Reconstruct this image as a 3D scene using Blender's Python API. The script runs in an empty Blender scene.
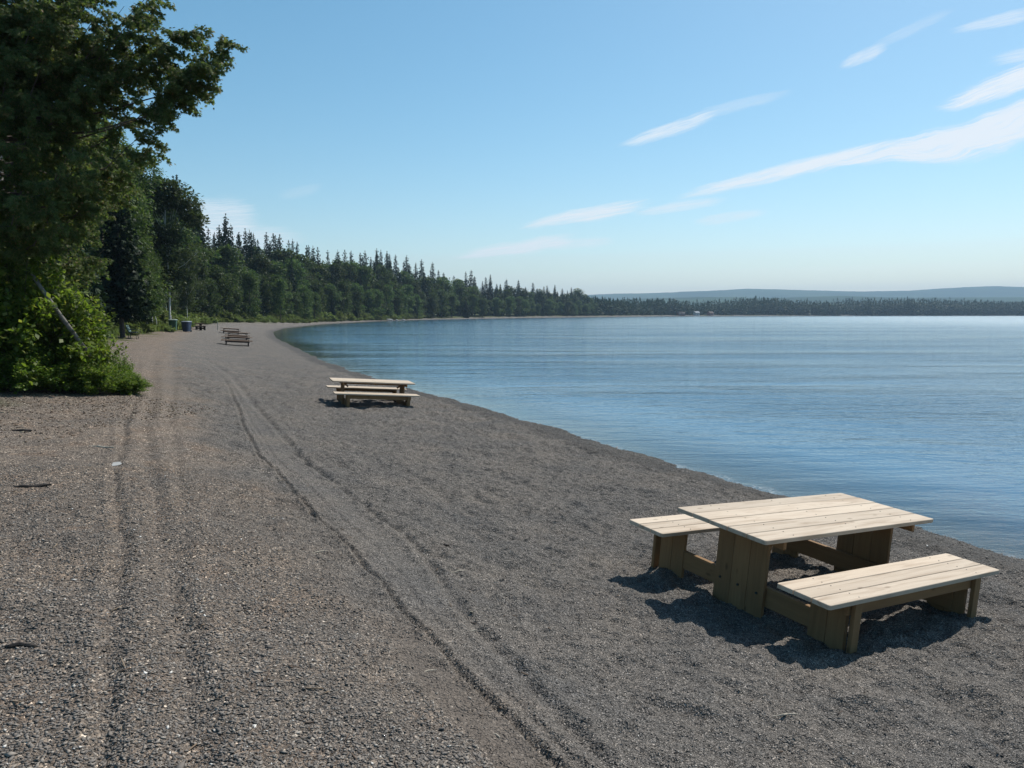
import bpy, math, random
import numpy as np
from mathutils import Vector, Matrix
R = math.radians
rng = np.random.default_rng(7)
random.seed(7)
scn = bpy.context.scene
COL = scn.collection
CAMZ = 3.05
FPX = 750.0
PITCH = math.atan(70 / FPX)

# ------------------------------------------------------------------ helpers
def link(o, parent=None):
    COL.objects.link(o)
    if parent is not None:
        o.parent = parent
    return o

def tag(o, label=None, cat=None, group=None, kind=None):
    if label: o['label'] = label
    if cat: o['category'] = cat
    if group: o['group'] = group
    if kind: o['kind'] = kind
    return o

def empty(name, loc=(0, 0, 0), rz=0.0):
    o = bpy.data.objects.new(name, None)
    o.empty_display_size = 0.2
    o.location = loc
    o.rotation_euler = (0, 0, rz)
    return link(o)

def copy_tree(o, parent=None):
    c = o.copy()
    COL.objects.link(c)
    c.parent = parent
    for ch in list(o.children):
        copy_tree(ch, c)
    return c

def mesh_np(name, V, F, mat=None, parent=None, smooth=False, mats=None, attrs=None):
    """V (n,3), F (m,k) uniform polygon size k."""
    V = np.asarray(V, dtype=np.float32); F = np.asarray(F, dtype=np.int32)
    me = bpy.data.meshes.new(name)
    m, k = F.shape
    me.vertices.add(len(V)); me.vertices.foreach_set('co', V.ravel())
    me.loops.add(m * k); me.loops.foreach_set('vertex_index', F.ravel())
    me.polygons.add(m)
    me.polygons.foreach_set('loop_start', np.arange(0, m * k, k, dtype=np.int32))
    me.polygons.foreach_set('loop_total', np.full(m, k, dtype=np.int32))
    if smooth: me.polygons.foreach_set('use_smooth', np.ones(m, dtype=bool))
    me.update(calc_edges=True)
    if attrs:
        for an, av in attrs.items():
            a = me.attributes.new(an, 'FLOAT', 'POINT')
            a.data.foreach_set('value', np.asarray(av, dtype=np.float32))
    if mat: me.materials.append(mat)
    return link(bpy.data.objects.new(name, me), parent)

class MB:
    """collects mixed polygons, builds ONE mesh"""
    def __init__(s): s.v = []; s.f = []
    def add(s, v, f):
        n = len(s.v); s.v += [tuple(p) for p in v]; s.f += [tuple(i + n for i in q) for q in f]; return s
    def box(s, c, d, rot=None, bev=0.0):
        x, y, z = (q / 2 for q in d)
        if bev <= 0:
            v = [Vector((a * x, b * y, e * z)) for a in (-1, 1) for b in (-1, 1) for e in (-1, 1)]
            f = [(0, 1, 3, 2), (4, 6, 7, 5), (0, 4, 5, 1), (2, 3, 7, 6), (0, 2, 6, 4), (1, 5, 7, 3)]
        else:
            b = min(bev, x * .9, y * .9, z * .9)
            v = []; idx = {}
            for sx in (-1, 1):
                for sy in (-1, 1):
                    for sz in (-1, 1):
                        for ax in range(3):
                            p = [sx * (x - b), sy * (y - b), sz * (z - b)]
                            p[ax] = (sx * x, sy * y, sz * z)[ax]
                            idx[(sx, sy, sz, ax)] = len(v); v.append(Vector(p))
            f = []
            for ax in range(3):
                o1, o2 = [a for a in range(3) if a != ax]
                for sg in (-1, 1):
                    q = []
                    for (a1, a2) in ((-1, -1), (1, -1), (1, 1), (-1, 1)):
                        k = [0, 0, 0]; k[ax] = sg; k[o1] = a1; k[o2] = a2
                        q.append(idx[(k[0], k[1], k[2], ax)])
                    f.append(tuple(q))
                for a1 in (-1, 1):
                    for a2 in (-1, 1):
                        k0 = [0, 0, 0]; k0[ax] = -1; k0[o1] = a1; k0[o2] = a2
                        k1 = list(k0); k1[ax] = 1
                        f.append((idx[(*k0, o1)], idx[(*k1, o1)], idx[(*k1, o2)], idx[(*k0, o2)]))
            for sx in (-1, 1):
                for sy in (-1, 1):
                    for sz in (-1, 1):
                        f.append(tuple(idx[(sx, sy, sz, a)] for a in range(3)))
        c = Vector(c)
        if rot is not None: v = [rot @ p for p in v]
        return s.add([p + c for p in v], f)
    def tube(s, pts, rad, n=8, cap=True):
        pts = [Vector(p) for p in pts]; base = []
        up = Vector((.13, .31, .94))
        for i, p in enumerate(pts):
            t = (pts[min(i + 1, len(pts) - 1)] - pts[max(i - 1, 0)]).normalized()
            a = t.cross(up)
            if a.length < .05: a = t.cross(Vector((1, 0, 0)))
            a.normalize(); b = t.cross(a)
            r = rad[i] if hasattr(rad, '__len__') else rad
            base.append([p + (a * math.cos(2 * math.pi * k / n) + b * math.sin(2 * math.pi * k / n)) * r for k in range(n)])
        v = [q for ring in base for q in ring]; f = []
        for i in range(len(pts) - 1):
            for k in range(n):
                k2 = (k + 1) % n
                f.append((i * n + k, i * n + k2, (i + 1) * n + k2, (i + 1) * n + k))
        if cap:
            f.append(tuple(range(n - 1, -1, -1))); f.append(tuple((len(pts) - 1) * n + k for k in range(n)))
        return s.add(v, f)
    def prism(s, outline, z0, z1):
        n = len(outline)
        v = [(x, y, z0) for x, y in outline] + [(x, y, z1) for x, y in outline]
        f = [tuple(range(n - 1, -1, -1)), tuple(range(n, 2 * n))]
        f += [(i, (i + 1) % n, n + (i + 1) % n, n + i) for i in range(n)]
        return s.add(v, f)
    def build(s, name, mat, parent=None, smooth=False):
        me = bpy.data.meshes.new(name)
        me.from_pydata([tuple(p) for p in s.v], [], s.f)
        import bmesh
        bm = bmesh.new(); bm.from_mesh(me); bmesh.ops.recalc_face_normals(bm, faces=bm.faces); bm.to_mesh(me); bm.free()
        if smooth:
            for p in me.polygons: p.use_smooth = True
        me.materials.append(mat)
        return link(bpy.data.objects.new(name, me), parent)

# value noise on numpy arrays
def _h(ix, iy, s):
    n = (ix.astype(np.int64) * 374761393 + iy.astype(np.int64) * 668265263 + s * 1274126177) & 0xffffffff
    n = ((n ^ (n >> 13)) * 1274126177) & 0xffffffff
    return ((n ^ (n >> 16)) & 0xffff) / 65535.0
def vnoise(x, y, s=0):
    ix = np.floor(x); iy = np.floor(y); fx = x - ix; fy = y - iy
    fx = fx * fx * (3 - 2 * fx); fy = fy * fy * (3 - 2 * fy)
    a = _h(ix, iy, s); b = _h(ix + 1, iy, s); c = _h(ix, iy + 1, s); d = _h(ix + 1, iy + 1, s)
    return (a * (1 - fx) + b * fx) * (1 - fy) + (c * (1 - fx) + d * fx) * fy
def fbm(x, y, s=0, o=4):
    t = 0; a = .5; n = 0
    for k in range(o):
        t = t + a * vnoise(x * 2 ** k + 17.3 * k, y * 2 ** k - 9.1 * k, s + k); n += a; a *= .5
    return t / n - .5

# ------------------------------------------------------------------ materials
def new_mat(name):
    m = bpy.data.materials.new(name); m.use_nodes = True
    nt = m.node_tree; nt.nodes.clear()
    out = nt.nodes.new('ShaderNodeOutputMaterial')
    return m, nt, out
class NT:
    def __init__(s, nt): s.nt = nt
    def n(s, t, **k):
        nd = s.nt.nodes.new('ShaderNode' + t)
        ins = k.pop('ins', {})
        for a, b in k.items(): setattr(nd, a, b)
        for a, b in ins.items():
            if hasattr(b, 'is_output') or isinstance(b, bpy.types.NodeSocket): s.nt.links.new(b, nd.inputs[a])
            else: nd.inputs[a].default_value = b
        return nd
    def math(s, op, a, b=0.0, c=None, clamp=False):
        nd = s.nt.nodes.new('ShaderNodeMath'); nd.operation = op; nd.use_clamp = clamp
        for i, q in enumerate((a, b, c)):
            if q is None: continue
            if isinstance(q, bpy.types.NodeSocket): s.nt.links.new(q, nd.inputs[i])
            else: nd.inputs[i].default_value = q
        return nd.outputs[0]
    def mix(s, fac, a, b, bt='MIX'):
        nd = s.nt.nodes.new('ShaderNodeMix'); nd.data_type = 'RGBA'; nd.blend_type = bt
        for i, q in ((0, fac), (6, a), (7, b)):
            if isinstance(q, bpy.types.NodeSocket): s.nt.links.new(q, nd.inputs[i])
            elif i == 0: nd.inputs[i].default_value = q
            else: nd.inputs[i].default_value = (*q, 1) if len(q) == 3 else q
        return nd.outputs[2]
    def ramp(s, fac, stops, interp='LINEAR'):
        nd = s.nt.nodes.new('ShaderNodeValToRGB'); cr = nd.color_ramp; cr.interpolation = interp
        while len(cr.elements) < len(stops): cr.elements.new(.5)
        for e, (p, c) in zip(cr.elements, stops): e.position = p; e.color = (*c, 1) if len(c) == 3 else c
        s.nt.links.new(fac, nd.inputs[0]); return nd.outputs[0]
    def maprange(s, v, a, b, c=0., d=1., smooth=False):
        nd = s.nt.nodes.new('ShaderNodeMapRange'); nd.clamp = True
        if smooth: nd.interpolation_type = 'SMOOTHSTEP'
        s.nt.links.new(v, nd.inputs[0])
        for i, q in enumerate((a, b, c, d)): nd.inputs[i + 1].default_value = q
        return nd.outputs[0]
    def link(s, a, b): s.nt.links.new(a, b)

def leaf_mat(name, stops, trans=.35, rough=.55, objvar=.25, transcol=1.3, spec=.3):
    m, nt, out = new_mat(name); T = NT(nt)
    geo = T.n('NewGeometry'); oi = T.n('ObjectInfo')
    col = T.ramp(geo.outputs['Random Per Island'], stops)
    v = T.maprange(oi.outputs['Random'], 0, 1, 1 - objvar, 1 + objvar)
    hsv = T.n('HueSaturation', ins={'Color': col, 'Value': v, 'Hue': T.maprange(oi.outputs['Random'], 0, 1, .485, .512)})
    c = hsv.outputs[0]
    bs = T.n('BsdfPrincipled', ins={'Base Color': c, 'Roughness': rough, 'Specular IOR Level': spec})
    tc = T.mix(1.0, c, (transcol, transcol * 1.12, transcol * .55), 'MULTIPLY')
    tr = T.n('BsdfTranslucent', ins={'Color': tc})
    mx = T.n('MixShader', ins={0: trans, 1: bs.outputs[0], 2: tr.outputs[0]})
    T.link(mx.outputs[0], out.inputs[0]); return m

def simple_mat(name, col, rough=.6, noise=.25, scale=8, metal=0., bump=.2, spec=.4):
    m, nt, out = new_mat(name); T = NT(nt)
    tc = T.n('TexCoord')
    no = T.n('TexNoise', ins={'Vector': tc.outputs['Object'], 'Scale': scale, 'Detail': 6.0})
    dark = tuple(c * (1 - noise) for c in col); lite = tuple(min(1, c * (1 + noise)) for c in col)
    c = T.ramp(no.outputs[0], [(.3, dark), (.7, lite)])
    b = T.n('Bump', ins={'Height': no.outputs[0], 'Strength': bump, 'Distance': .01})
    bs = T.n('BsdfPrincipled', ins={'Base Color': c, 'Roughness': rough, 'Metallic': metal, 'Normal': b.outputs[0], 'Specular IOR Level': spec})
    T.link(bs.outputs[0], out.inputs[0]); return m

def wood_mat(name, base, dark, scale=1.0, rough=.75, axis=0, stain=.35):
    m, nt, out = new_mat(name); T = NT(nt)
    tc = T.n('TexCoord'); geo = T.n('NewGeometry'); oi = T.n('ObjectInfo')
    off = T.n('CombineXYZ', ins={0: T.math('MULTIPLY', geo.outputs['Random Per Island'], 37.0), 1: T.math('MULTIPLY', geo.outputs['Random Per Island'], 91.0), 2: T.math('MULTIPLY', oi.outputs['Random'], 13.0)})
    p = T.n('VectorMath', operation='ADD', ins={0: tc.outputs['Object'], 1: off.outputs[0]})
    st = [3., 3., 3.]; st = [38. * scale] * 3; st[axis] = 1.6 * scale
    mp = T.n('Mapping', ins={'Vector': p.outputs[0], 'Scale': tuple(st)})
    g = T.n('TexNoise', ins={'Vector': mp.outputs[0], 'Scale': 1.0, 'Detail': 5.0, 'Distortion': .9})
    st2 = [7. * scale] * 3; st2[axis] = .9 * scale
    mp2 = T.n('Mapping', ins={'Vector': p.outputs[0], 'Scale': tuple(st2)})
    g2 = T.n('TexNoise', ins={'Vector': mp2.outputs[0], 'Scale': 1.0, 'Detail': 3.0, 'Distortion': 1.5})
    st3 = [5.5] * 3; st3[axis] = 2.4
    mp3 = T.n('Mapping', ins={'Vector': p.outputs[0], 'Scale': tuple(st3)})
    kn = T.n('TexVoronoi', ins={'Vector': mp3.outputs[0], 'Scale': 1.0, 'Randomness': 1.0})
    knot = T.maprange(kn.outputs['Distance'], .05, .11, 1, 0)
    c = T.mix(T.maprange(g.outputs[0], .35, .72), base, tuple(a * .72 + b * .28 for a, b in zip(base, dark)))
    c = T.mix(T.math('MULTIPLY', T.maprange(g2.outputs[0], .5, .75), stain), c, dark)
    c = T.mix(T.math('MULTIPLY', knot, .6), c, tuple(q * .6 for q in dark))
    v = T.maprange(geo.outputs['Random Per Island'], 0, 1, .86, 1.1)
    hs = T.n('HueSaturation', ins={'Color': c, 'Value': v})
    bp = T.n('Bump', ins={'Height': g.outputs[0], 'Strength': .35, 'Distance': .004})
    bs = T.n('BsdfPrincipled', ins={'Base Color': hs.outputs[0], 'Roughness': rough, 'Normal': bp.outputs[0], 'Specular IOR Level': .25})
    T.link(bs.outputs[0], out.inputs[0]); return m

M = {}
M['pale_wood'] = wood_mat('pale_wood', (.53, .435, .335), (.30, .215, .145), stain=.85)
M['treated_wood'] = wood_mat('treated_wood', (.27, .16, .075), (.12, .066, .03), axis=2)
M['treated_wood_y'] = wood_mat('treated_wood_long', (.27, .16, .075), (.12, .066, .03), axis=1)
M['treated_wood_x'] = wood_mat('treated_wood_beam', (.28, .165, .078), (.12, .068, .031), axis=0)
M['old_top'] = wood_mat('old_stained_wood', (.19, .125, .085), (.08, .05, .035))
M['old_leg'] = wood_mat('old_dark_wood', (.060, .040, .033), (.03, .02, .017), axis=2)
M['bark'] = simple_mat('grey_brown_bark', (.10, .08, .065), .9, .45, 14, bump=.8)
M['grey_bark'] = simple_mat('pale_grey_bark', (.30, .28, .25), .9, .35, 10, bump=.7)
M['dead_bark'] = simple_mat('weathered_dead_bark', (.17, .155, .135), .9, .45, 9, bump=.8)
M['birch_bark'] = simple_mat('white_birch_bark', (.55, .53, .48), .8, .4, 5, bump=.3)
M['drift'] = simple_mat('bleached_driftwood', (.42, .36, .28), .85, .3, 30)
M['dark_drift'] = simple_mat('dark_wet_wood', (.035, .027, .022), .8, .4, 30)
M['stone'] = simple_mat('grey_stone', (.30, .30, .29), .85, .25, 12, bump=.6)
M['green_plastic'] = simple_mat('green_plastic', (.025, .085, .045), .45, .15, 4)
M['pale_green_plastic'] = simple_mat('faded_green_plastic', (.20, .25, .21), .5, .15, 4)
M['blue_plastic'] = simple_mat('blue_plastic', (.022, .042, .085), .45, .15, 4)
M['grey_blue_plastic'] = simple_mat('pale_blue_plastic', (.19, .22, .26), .5, .15, 4)
M['black'] = simple_mat('black_rubber', (.02, .02, .02), .6, .2, 6)
M['dark_metal'] = simple_mat('dark_painted_metal', (.02, .03, .03), .45, .2, 6)
M['teal_slat'] = simple_mat('grey_green_slats', (.14, .21, .20), .6, .2, 6)
M['post_wood'] = simple_mat('grey_post_wood', (.38, .36, .31), .85, .3, 12)
M['white_siding'] = simple_mat('white_siding', (.62, .62, .60), .6, .05, 3)
M['red_siding'] = simple_mat('dull_red_siding', (.22, .06, .05), .7, .15, 3)
M['grey_roof'] = simple_mat('grey_roof_sheet', (.10, .07, .06), .9, .15, 3)
M['pale_roof'] = simple_mat('pale_roof_sheet', (.36, .37, .38), .9, .08, 3, spec=.05)
M['window_glass'] = simple_mat('dark_window_glass', (.03, .035, .04), .1, .1, 3, spec=.8)

M['cedar'] = leaf_mat('cedar_foliage', [(0, (.064, .104, .036)), (.45, (.100, .150, .052)), (.8, (.145, .188, .068)), (.94, (.20, .19, .08)), (1, (.28, .18, .09))], trans=.5, transcol=1.3, objvar=.05, spec=.15)
M['conifer'] = leaf_mat('spruce_foliage', [(0, (.010, .020, .011)), (.6, (.018, .033, .018)), (1, (.030, .048, .024))], trans=.08, objvar=.3, spec=.06)
M['hemlock'] = leaf_mat('dark_cedar_foliage', [(0, (.024, .036, .014)), (.6, (.045, .060, .022)), (.9, (.075, .078, .028)), (1, (.10, .075, .04))], trans=.3, objvar=.15, spec=.08)
M['broadleaf'] = leaf_mat('broadleaf_foliage', [(0, (.028, .050, .016)), (.6, (.058, .092, .032)), (1, (.115, .140, .055))], trans=.32, objvar=.5, spec=.12)
M['birch_leaf'] = leaf_mat('birch_foliage', [(0, (.040, .060, .026)), (.6, (.062, .086, .040)), (1, (.09, .115, .055))], trans=.3, objvar=.15, spec=.12)
M['shrub'] = leaf_mat('shrub_foliage', [(0, (.062, .098, .018)), (.5, (.100, .150, .026)), (.9, (.150, .195, .040)), (1, (.24, .23, .07))], trans=.48, transcol=1.5, objvar=.12)
M['verge'] = leaf_mat('verge_foliage', [(0, (.085, .115, .035)), (.5, (.125, .160, .055)), (1, (.20, .22, .09))], trans=.4, objvar=.25)

# ------------------------------------------------------------------ terrain
SH = [(60, -60), (26, -14), (14, -3), (9.6, 4), (7.4, 7.3), (6.4, 9.2), (6.0, 9.9), (5.7, 10.7), (5.3, 11.4), (4.6, 12.7), (4.2, 13.5), (2.8, 16.1), (1.3, 19.4),
      (-.4, 23), (-1.9, 26.5), (-3.7, 29.7), (-8.6, 40.2), (-12.7, 49.9), (-19.4, 67.6), (-30.1, 95.9), (-40.6, 127.9), (-48.5, 160),
      (-57, 230), (-56, 329), (-44, 419), (6, 577), (90, 769), (230, 1030), (520, 1230), (1200, 1450), (4200, 1700), (8400, 2500)]
FE = [(-11, -40), (-10.5, 0), (-11.5, 14), (-17.5, 28), (-28.6, 52), (-37.0, 80), (-48, 108), (-60, 150), (-62.5, 200), (-64.5, 250), (-62.5, 320), (-51, 420), (-2, 586), (81, 778), (218, 1042), (505, 1245)]
def sdist(X, Y, L):
    X = np.asarray(X, float); Y = np.asarray(Y, float)
    m = np.full(X.shape, 1e18); sg = np.ones(X.shape)
    for (ax, ay), (bx, by) in zip(L[:-1], L[1:]):
        dx, dy = bx - ax, by - ay
        t = np.clip(((X - ax) * dx + (Y - ay) * dy) / (dx * dx + dy * dy), 0, 1)
        ex, ey = X - ax - t * dx, Y - ay - t * dy
        d = ex * ex + ey * ey; cr = dx * (Y - ay) - dy * (X - ax); u = d < m - 1e-9
        m = np.where(u, d, m); sg = np.where(u, np.where(cr >= 0, 1., -1.), sg)
    return np.sqrt(m) * sg
PD = [-200, -40, -10, -3, -1, 0, .6, 1.5, 4, 5.5, 7, 8.5, 10, 13, 20, 40, 90, 200]
PZ = [-9, -4, -1.3, -.5, -.16, 0, .08, .14, .28, .37, .60, .93, 1.22, 1.45, 1.6, 2.6, 8, 12]
RUTS = {
 'R1': [(-25.5, 62), (-19.13, 45.1), (-10.52, 27.37), (-6.97, 18.89), (-5.47, 15.06), (-4.08, 11.88), (-2.34, 8.45), (-1.66, 7.13), (-1.10, 6.12), (-0.56, 4.92), (-0.20, 4.21), (0.19, 3.53), (0.7, 2.62), (1.5, 1)],
 'R2': [(-24.5, 62), (-17.91, 43.03), (-11.5, 30.6), (-7.43, 21.15), (-5.92, 17.67), (-3.56, 12.41), (-2.0, 9.4), (-1.32, 8.17), (-0.72, 6.79), (-0.25, 5.31), (0.13, 4.37), (0.46, 3.64), (0.9, 2.8), (1.8, 1)],
 'R4': [(-25.2, 62), (-18.7, 44.5), (-10.8, 28.3), (-7.1, 19.6), (-5.6, 15.9), (-3.9, 12.05), (-2.2, 8.78), (-1.52, 7.5), (-.96, 6.36), (-.44, 5.1), (-.08, 4.3), (.30, 3.58), (.8, 2.7), (1.6, 1)],
 'L1': [(-26, 60), (-21.6, 44.4), (-12.7, 25.37), (-8.57, 17.18), (-6.49, 12.42), (-4.66, 8.69), (-3.35, 6.26), (-2.65, 4.87), (-2.28, 4.14), (-1.67, 2.92), (-.9, 1)],
 'L2': [(-26, 60), (-21.4, 45.1), (-11.6, 23.9), (-7.95, 16.46), (-6.01, 12.12), (-4.49, 9.18), (-3.19, 6.69), (-2.44, 5.15), (-1.92, 4.26), (-1.58, 3.54), (-1.35, 3.09), (-.6, 1)],
 'L3': [(-25.4, 60), (-21.0, 46.6), (-9.37, 20.59), (-6.28, 13.62), (-4.39, 9.74), (-2.89, 6.45), (-2.22, 4.86)]}
def base_h(X, Y):
    d = sdist(X, Y, SH)
    z = sum(np.interp(d + o, PD, PZ) for o in (-.5, -.2, 0, .2, .5)) / 5
    return z, d
def smooth01(x): x = np.clip(x, 0, 1); return x * x * (3 - 2 * x)
def terrain(X, Y):
    X = np.asarray(X, float); Y = np.asarray(Y, float)
    z, d = base_h(X, Y)
    r = np.hypot(X, Y)
    onb = smooth01(d / 1.2) * (1 - smooth01((r - 25) / 40))      # beach relief
    wob = .07 * fbm(X * .7, Y * .7, 3, 2) + .02 * fbm(X * 7, Y * 7, 13, 2)
    rut = {k: np.abs(sdist(X, Y, L) + wob * (1 if k[0] == 'R' else 1.3)) for k, L in RUTS.items()}
    z = z + (.075 * fbm(X * .7, Y * .7, 23, 2) + .030 * fbm(X * 4, Y * 4, 25, 3)) * np.exp(-(d / 2.2) ** 2) * (r < 90)
    lz = smooth01((sdist(X, Y, [(3, -4), (1.5, 1), (.3, 3.4), (-1.2, 6.0), (-3.6, 10.2), (-7.6, 18)]) + .5) / 1.5)
    inb = sdist(X, Y, RUTS['R1']); inb2 = sdist(X, Y, RUTS['R2'])
    near = np.minimum(rut['R1'], rut['R2'])
    band = smooth01(1 - np.abs((inb + inb2) / 2) / .45)               # the driven lane
    lane_l = smooth01(1 - np.minimum(np.minimum(rut['L1'], rut['L2']), rut['L3']) / .35)
    z = z + (Y < 2000) * onb * .05 * fbm(X * .5, Y * .5, 5, 3)
    ripple = np.clip(fbm(X * 2.6 + 2 * fbm(X, Y, 9, 2), Y * 2.2, 21, 3) * 2.2, -1, 1)
    z = z + onb * (1 - .85 * band) * (1 - .5 * lane_l) * ((.070 - .040 * lz) * ripple)
    z = z + onb * (.075 - .056 * lz) * fbm(X * 9, Y * 9, 31, 3) * (1 - .7 * band)
    z = z + onb * (.026 - .015 * lz) * fbm(X * 28, Y * 28, 41, 2) * (1 - .75 * band)
    far = 1 + np.clip((Y - 11) / 14, 0, 2.2)
    for k, w, dep in (('R1', .024, .040), ('R2', .050, .038), ('R4', .022, .014), ('L1', .05, .024), ('L2', .08, .026), ('L3', .065, .018)):
        q = rut[k] / (w * far)
        amp = .95 + .35 * fbm(X * 1.7, Y * 1.7, 51 + len(k) + int(k[1]), 2)
        z = z + onb * amp * (-dep * np.exp(-q * q) + dep * .45 * np.exp(-((q - 2.1) / .9) ** 2))
    # inland rolling, far ground
    z = z + smooth01((d - 25) / 60) * 3.0 * fbm(X / 60, Y / 60, 61, 3)
    return z, d, band, lane_l
def gz(x, y): return float(terrain(np.array([x]), np.array([y]))[0][0])

def axis(lo, hi, step, g, L, mid=None, gm=1.006):
    def run(x, sgn, m):
        s = step; o = []
        while abs(x) < L:
            s *= gm if (m is not None and abs(x) < m) else g; x += sgn * s; o.append(x)
        return o
    a = list(np.arange(lo, hi, step))
    up = run(a[-1], 1, mid[1] if mid else None); dn = run(a[0], -1, mid[0] if mid else None)
    return np.array(dn[::-1] + a + up)
ax = axis(-6.8, 5.2, .025, 1.03, 8600, (22, 0)); ay = axis(2.0, 12.5, .025, 1.03, 8600, (0, 46))
gx, gy = np.meshgrid(ax, ay)
X, Y = gx.ravel(), gy.ravel()
Z, D, BAND, LANE = terrain(X, Y)
nx, ny = len(ax), len(ay)
i, j = np.meshgrid(np.arange(nx - 1), np.arange(ny - 1)); q = (j * nx + i).ravel()
F = np.stack([q, q + 1, q + nx + 1, q + nx], 1)
fe = sdist(X, Y, FE)
# coarse, littered gravel lies to the left of the tracks
lit = smooth01((sdist(X, Y, [(3, -4), (1.5, 1), (.3, 3.4), (-1.2, 6.0), (-3.6, 10.2), (-7.6, 18), (-19, 42), (-32, 75), (-50, 120)]) + .5 + 1.4 * fbm(X * .8, Y * .8, 71, 3)) / 1.5)
veg = smooth01((fe + 2.0 + 5 * fbm(X / 3, Y / 3, 81, 3)) / 1.6)
wet = 1 - smooth01((D - .75 + .8 * fbm(X * .9, Y * .9, 91, 3)) / .5)
q1 = -sdist(X, Y, RUTS['R1']) + .04 * fbm(X * 3, Y * 3, 97, 3)
stripe = smooth01((q1 - .03) / .04) * smooth01((.34 - q1) / .06) * smooth01((5.6 - Y) / 1.2)

def beach_material():
    m, nt, out = new_mat('beach_gravel'); T = NT(nt)
    geo = T.n('NewGeometry'); P = geo.outputs['Position']
    A = {k: T.n('Attribute', attribute_name=k).outputs['Fac'] for k in ('lit', 'veg', 'wet', 'band', 'stripe', 'under')}
    v1 = T.n('TexVoronoi', ins={'Vector': P, 'Scale': 75.0}); v2 = T.n('TexVoronoi', ins={'Vector': P, 'Scale': 190.0}); v3 = T.n('TexVoronoi', ins={'Vector': P, 'Scale': 34.0})
    s1 = T.n('SeparateColor', ins={0: v1.outputs['Color']}); s2 = T.n('SeparateColor', ins={0: v2.outputs['Color']}); s3 = T.n('SeparateColor', ins={0: v3.outputs['Color']})
    fine = T.ramp(s2.outputs[0], [(0, (.030, .030, .029)), (.45, (.084, .081, .077)), (.9, (.16, .153, .145)), (1, (.36, .34, .32))])
    coarse = T.ramp(s1.outputs[1], [(0, (.040, .037, .034)), (.3, (.098, .090, .083)), (.7, (.15, .136, .122)), (.9, (.215, .19, .165)), (.975, (.32, .29, .25)), (1, (.62, .58, .52))])
    big = T.ramp(s3.outputs[0], [(0, (.75, .75, .75)), (.6, (1, 1, 1)), (.95, (1.2, 1.18, 1.15)), (1, (1.7, 1.65, 1.6))])
    c = T.mix(T.math('MULTIPLY', A['lit'], .8), fine, coarse)
    c = T.mix(.55, c, T.mix(1.0, c, big, 'MULTIPLY'))
    n1 = T.n('TexNoise', ins={'Vector': P, 'Scale': .9, 'Detail': 5.0, 'Roughness': .6})
    n2 = T.n('TexNoise', ins={'Vector': P, 'Scale': 7.0, 'Detail': 5.0, 'Roughness': .65})
    c = T.mix(1.0, c, T.ramp(n1.outputs[0], [(.3, (.82, .84, .87)), (.7, (1.15, 1.10, 1.05))]), 'MULTIPLY')
    c = T.mix(1.0, c, T.ramp(n2.outputs[0], [(.3, (.84, .84, .84)), (.7, (1.16, 1.15, 1.13))]), 'MULTIPLY')
    # brown leaf litter / bark scraps patches on the left
    n3 = T.n('TexNoise', ins={'Vector': P, 'Scale': 2.3, 'Detail': 6.0, 'Roughness': .7})
    pat = T.math('MULTIPLY', T.maprange(n3.outputs[0], .5, .8), A['lit'])
    c = T.mix(T.math('MULTIPLY', pat, .55), c, T.mix(1.0, c, (1.25, .95, .72), 'MULTIPLY'))
    c = T.mix(A['stripe'], c, T.mix(.6, c, (.085, .076, .068)))
    # ground under the vegetation
    n4 = T.n('TexNoise', ins={'Vector': P, 'Scale': 3.0, 'Detail': 8.0, 'Roughness': .7})
    soil = T.ramp(n4.outputs[0], [(.3, (.03, .028, .018)), (.5, (.05, .06, .022)), (.75, (.085, .10, .035))])
    c = T.mix(A['veg'], c, soil)
    c = T.mix(T.math('MULTIPLY', A['wet'], .9), c, T.mix(1.0, c, (.40, .39, .38), 'MULTIPLY'))
    c = T.mix(A['under'], c, (.02, .026, .022))
    c = T.mix(1.0, c, T.mix(A['lit'], (1.42, 1.37, 1.33), (1.46, 1.34, 1.24)), 'MULTIPLY')
    b1 = T.n('Bump', ins={'Height': v1.outputs['Distance'], 'Strength': .8, 'Distance': .018}, invert=True)
    b2 = T.n('Bump', ins={'Height': v3.outputs['Distance'], 'Strength': .5, 'Distance': .02, 'Normal': b1.outputs[0]}, invert=True)
    b3 = T.n('Bump', ins={'Height': n2.outputs[0], 'Strength': .8, 'Distance': .07, 'Normal': b2.outputs[0]})
    n5 = T.n('TexNoise', ins={'Vector': P, 'Scale': 24.0, 'Detail': 4.0, 'Roughness': .6})
    b3 = T.n('Bump', ins={'Height': n5.outputs[0], 'Strength': T.math('SUBTRACT', .75, T.math('MULTIPLY', A['stripe'], .7)), 'Distance': .034, 'Normal': b3.outputs[0]})
    rough = T.math('SUBTRACT', .95, T.math('MULTIPLY', A['wet'], .2))
    bs = T.n('BsdfPrincipled', ins={'Base Color': c, 'Roughness': rough, 'Normal': b3.outputs[0], 'Specular IOR Level': T.math('ADD', .12, T.math('MULTIPLY', A['wet'], .1))})
    T.link(bs.outputs[0], out.inputs[0]); return m
g = mesh_np('beach', np.stack([X, Y, Z], 1), F, beach_material(), smooth=True,
            attrs={'lit': lit, 'veg': veg, 'wet': wet, 'band': BAND, 'stripe': stripe, 'under': smooth01((-D - .5) / 3)})
tag(g, kind='structure')

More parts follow.
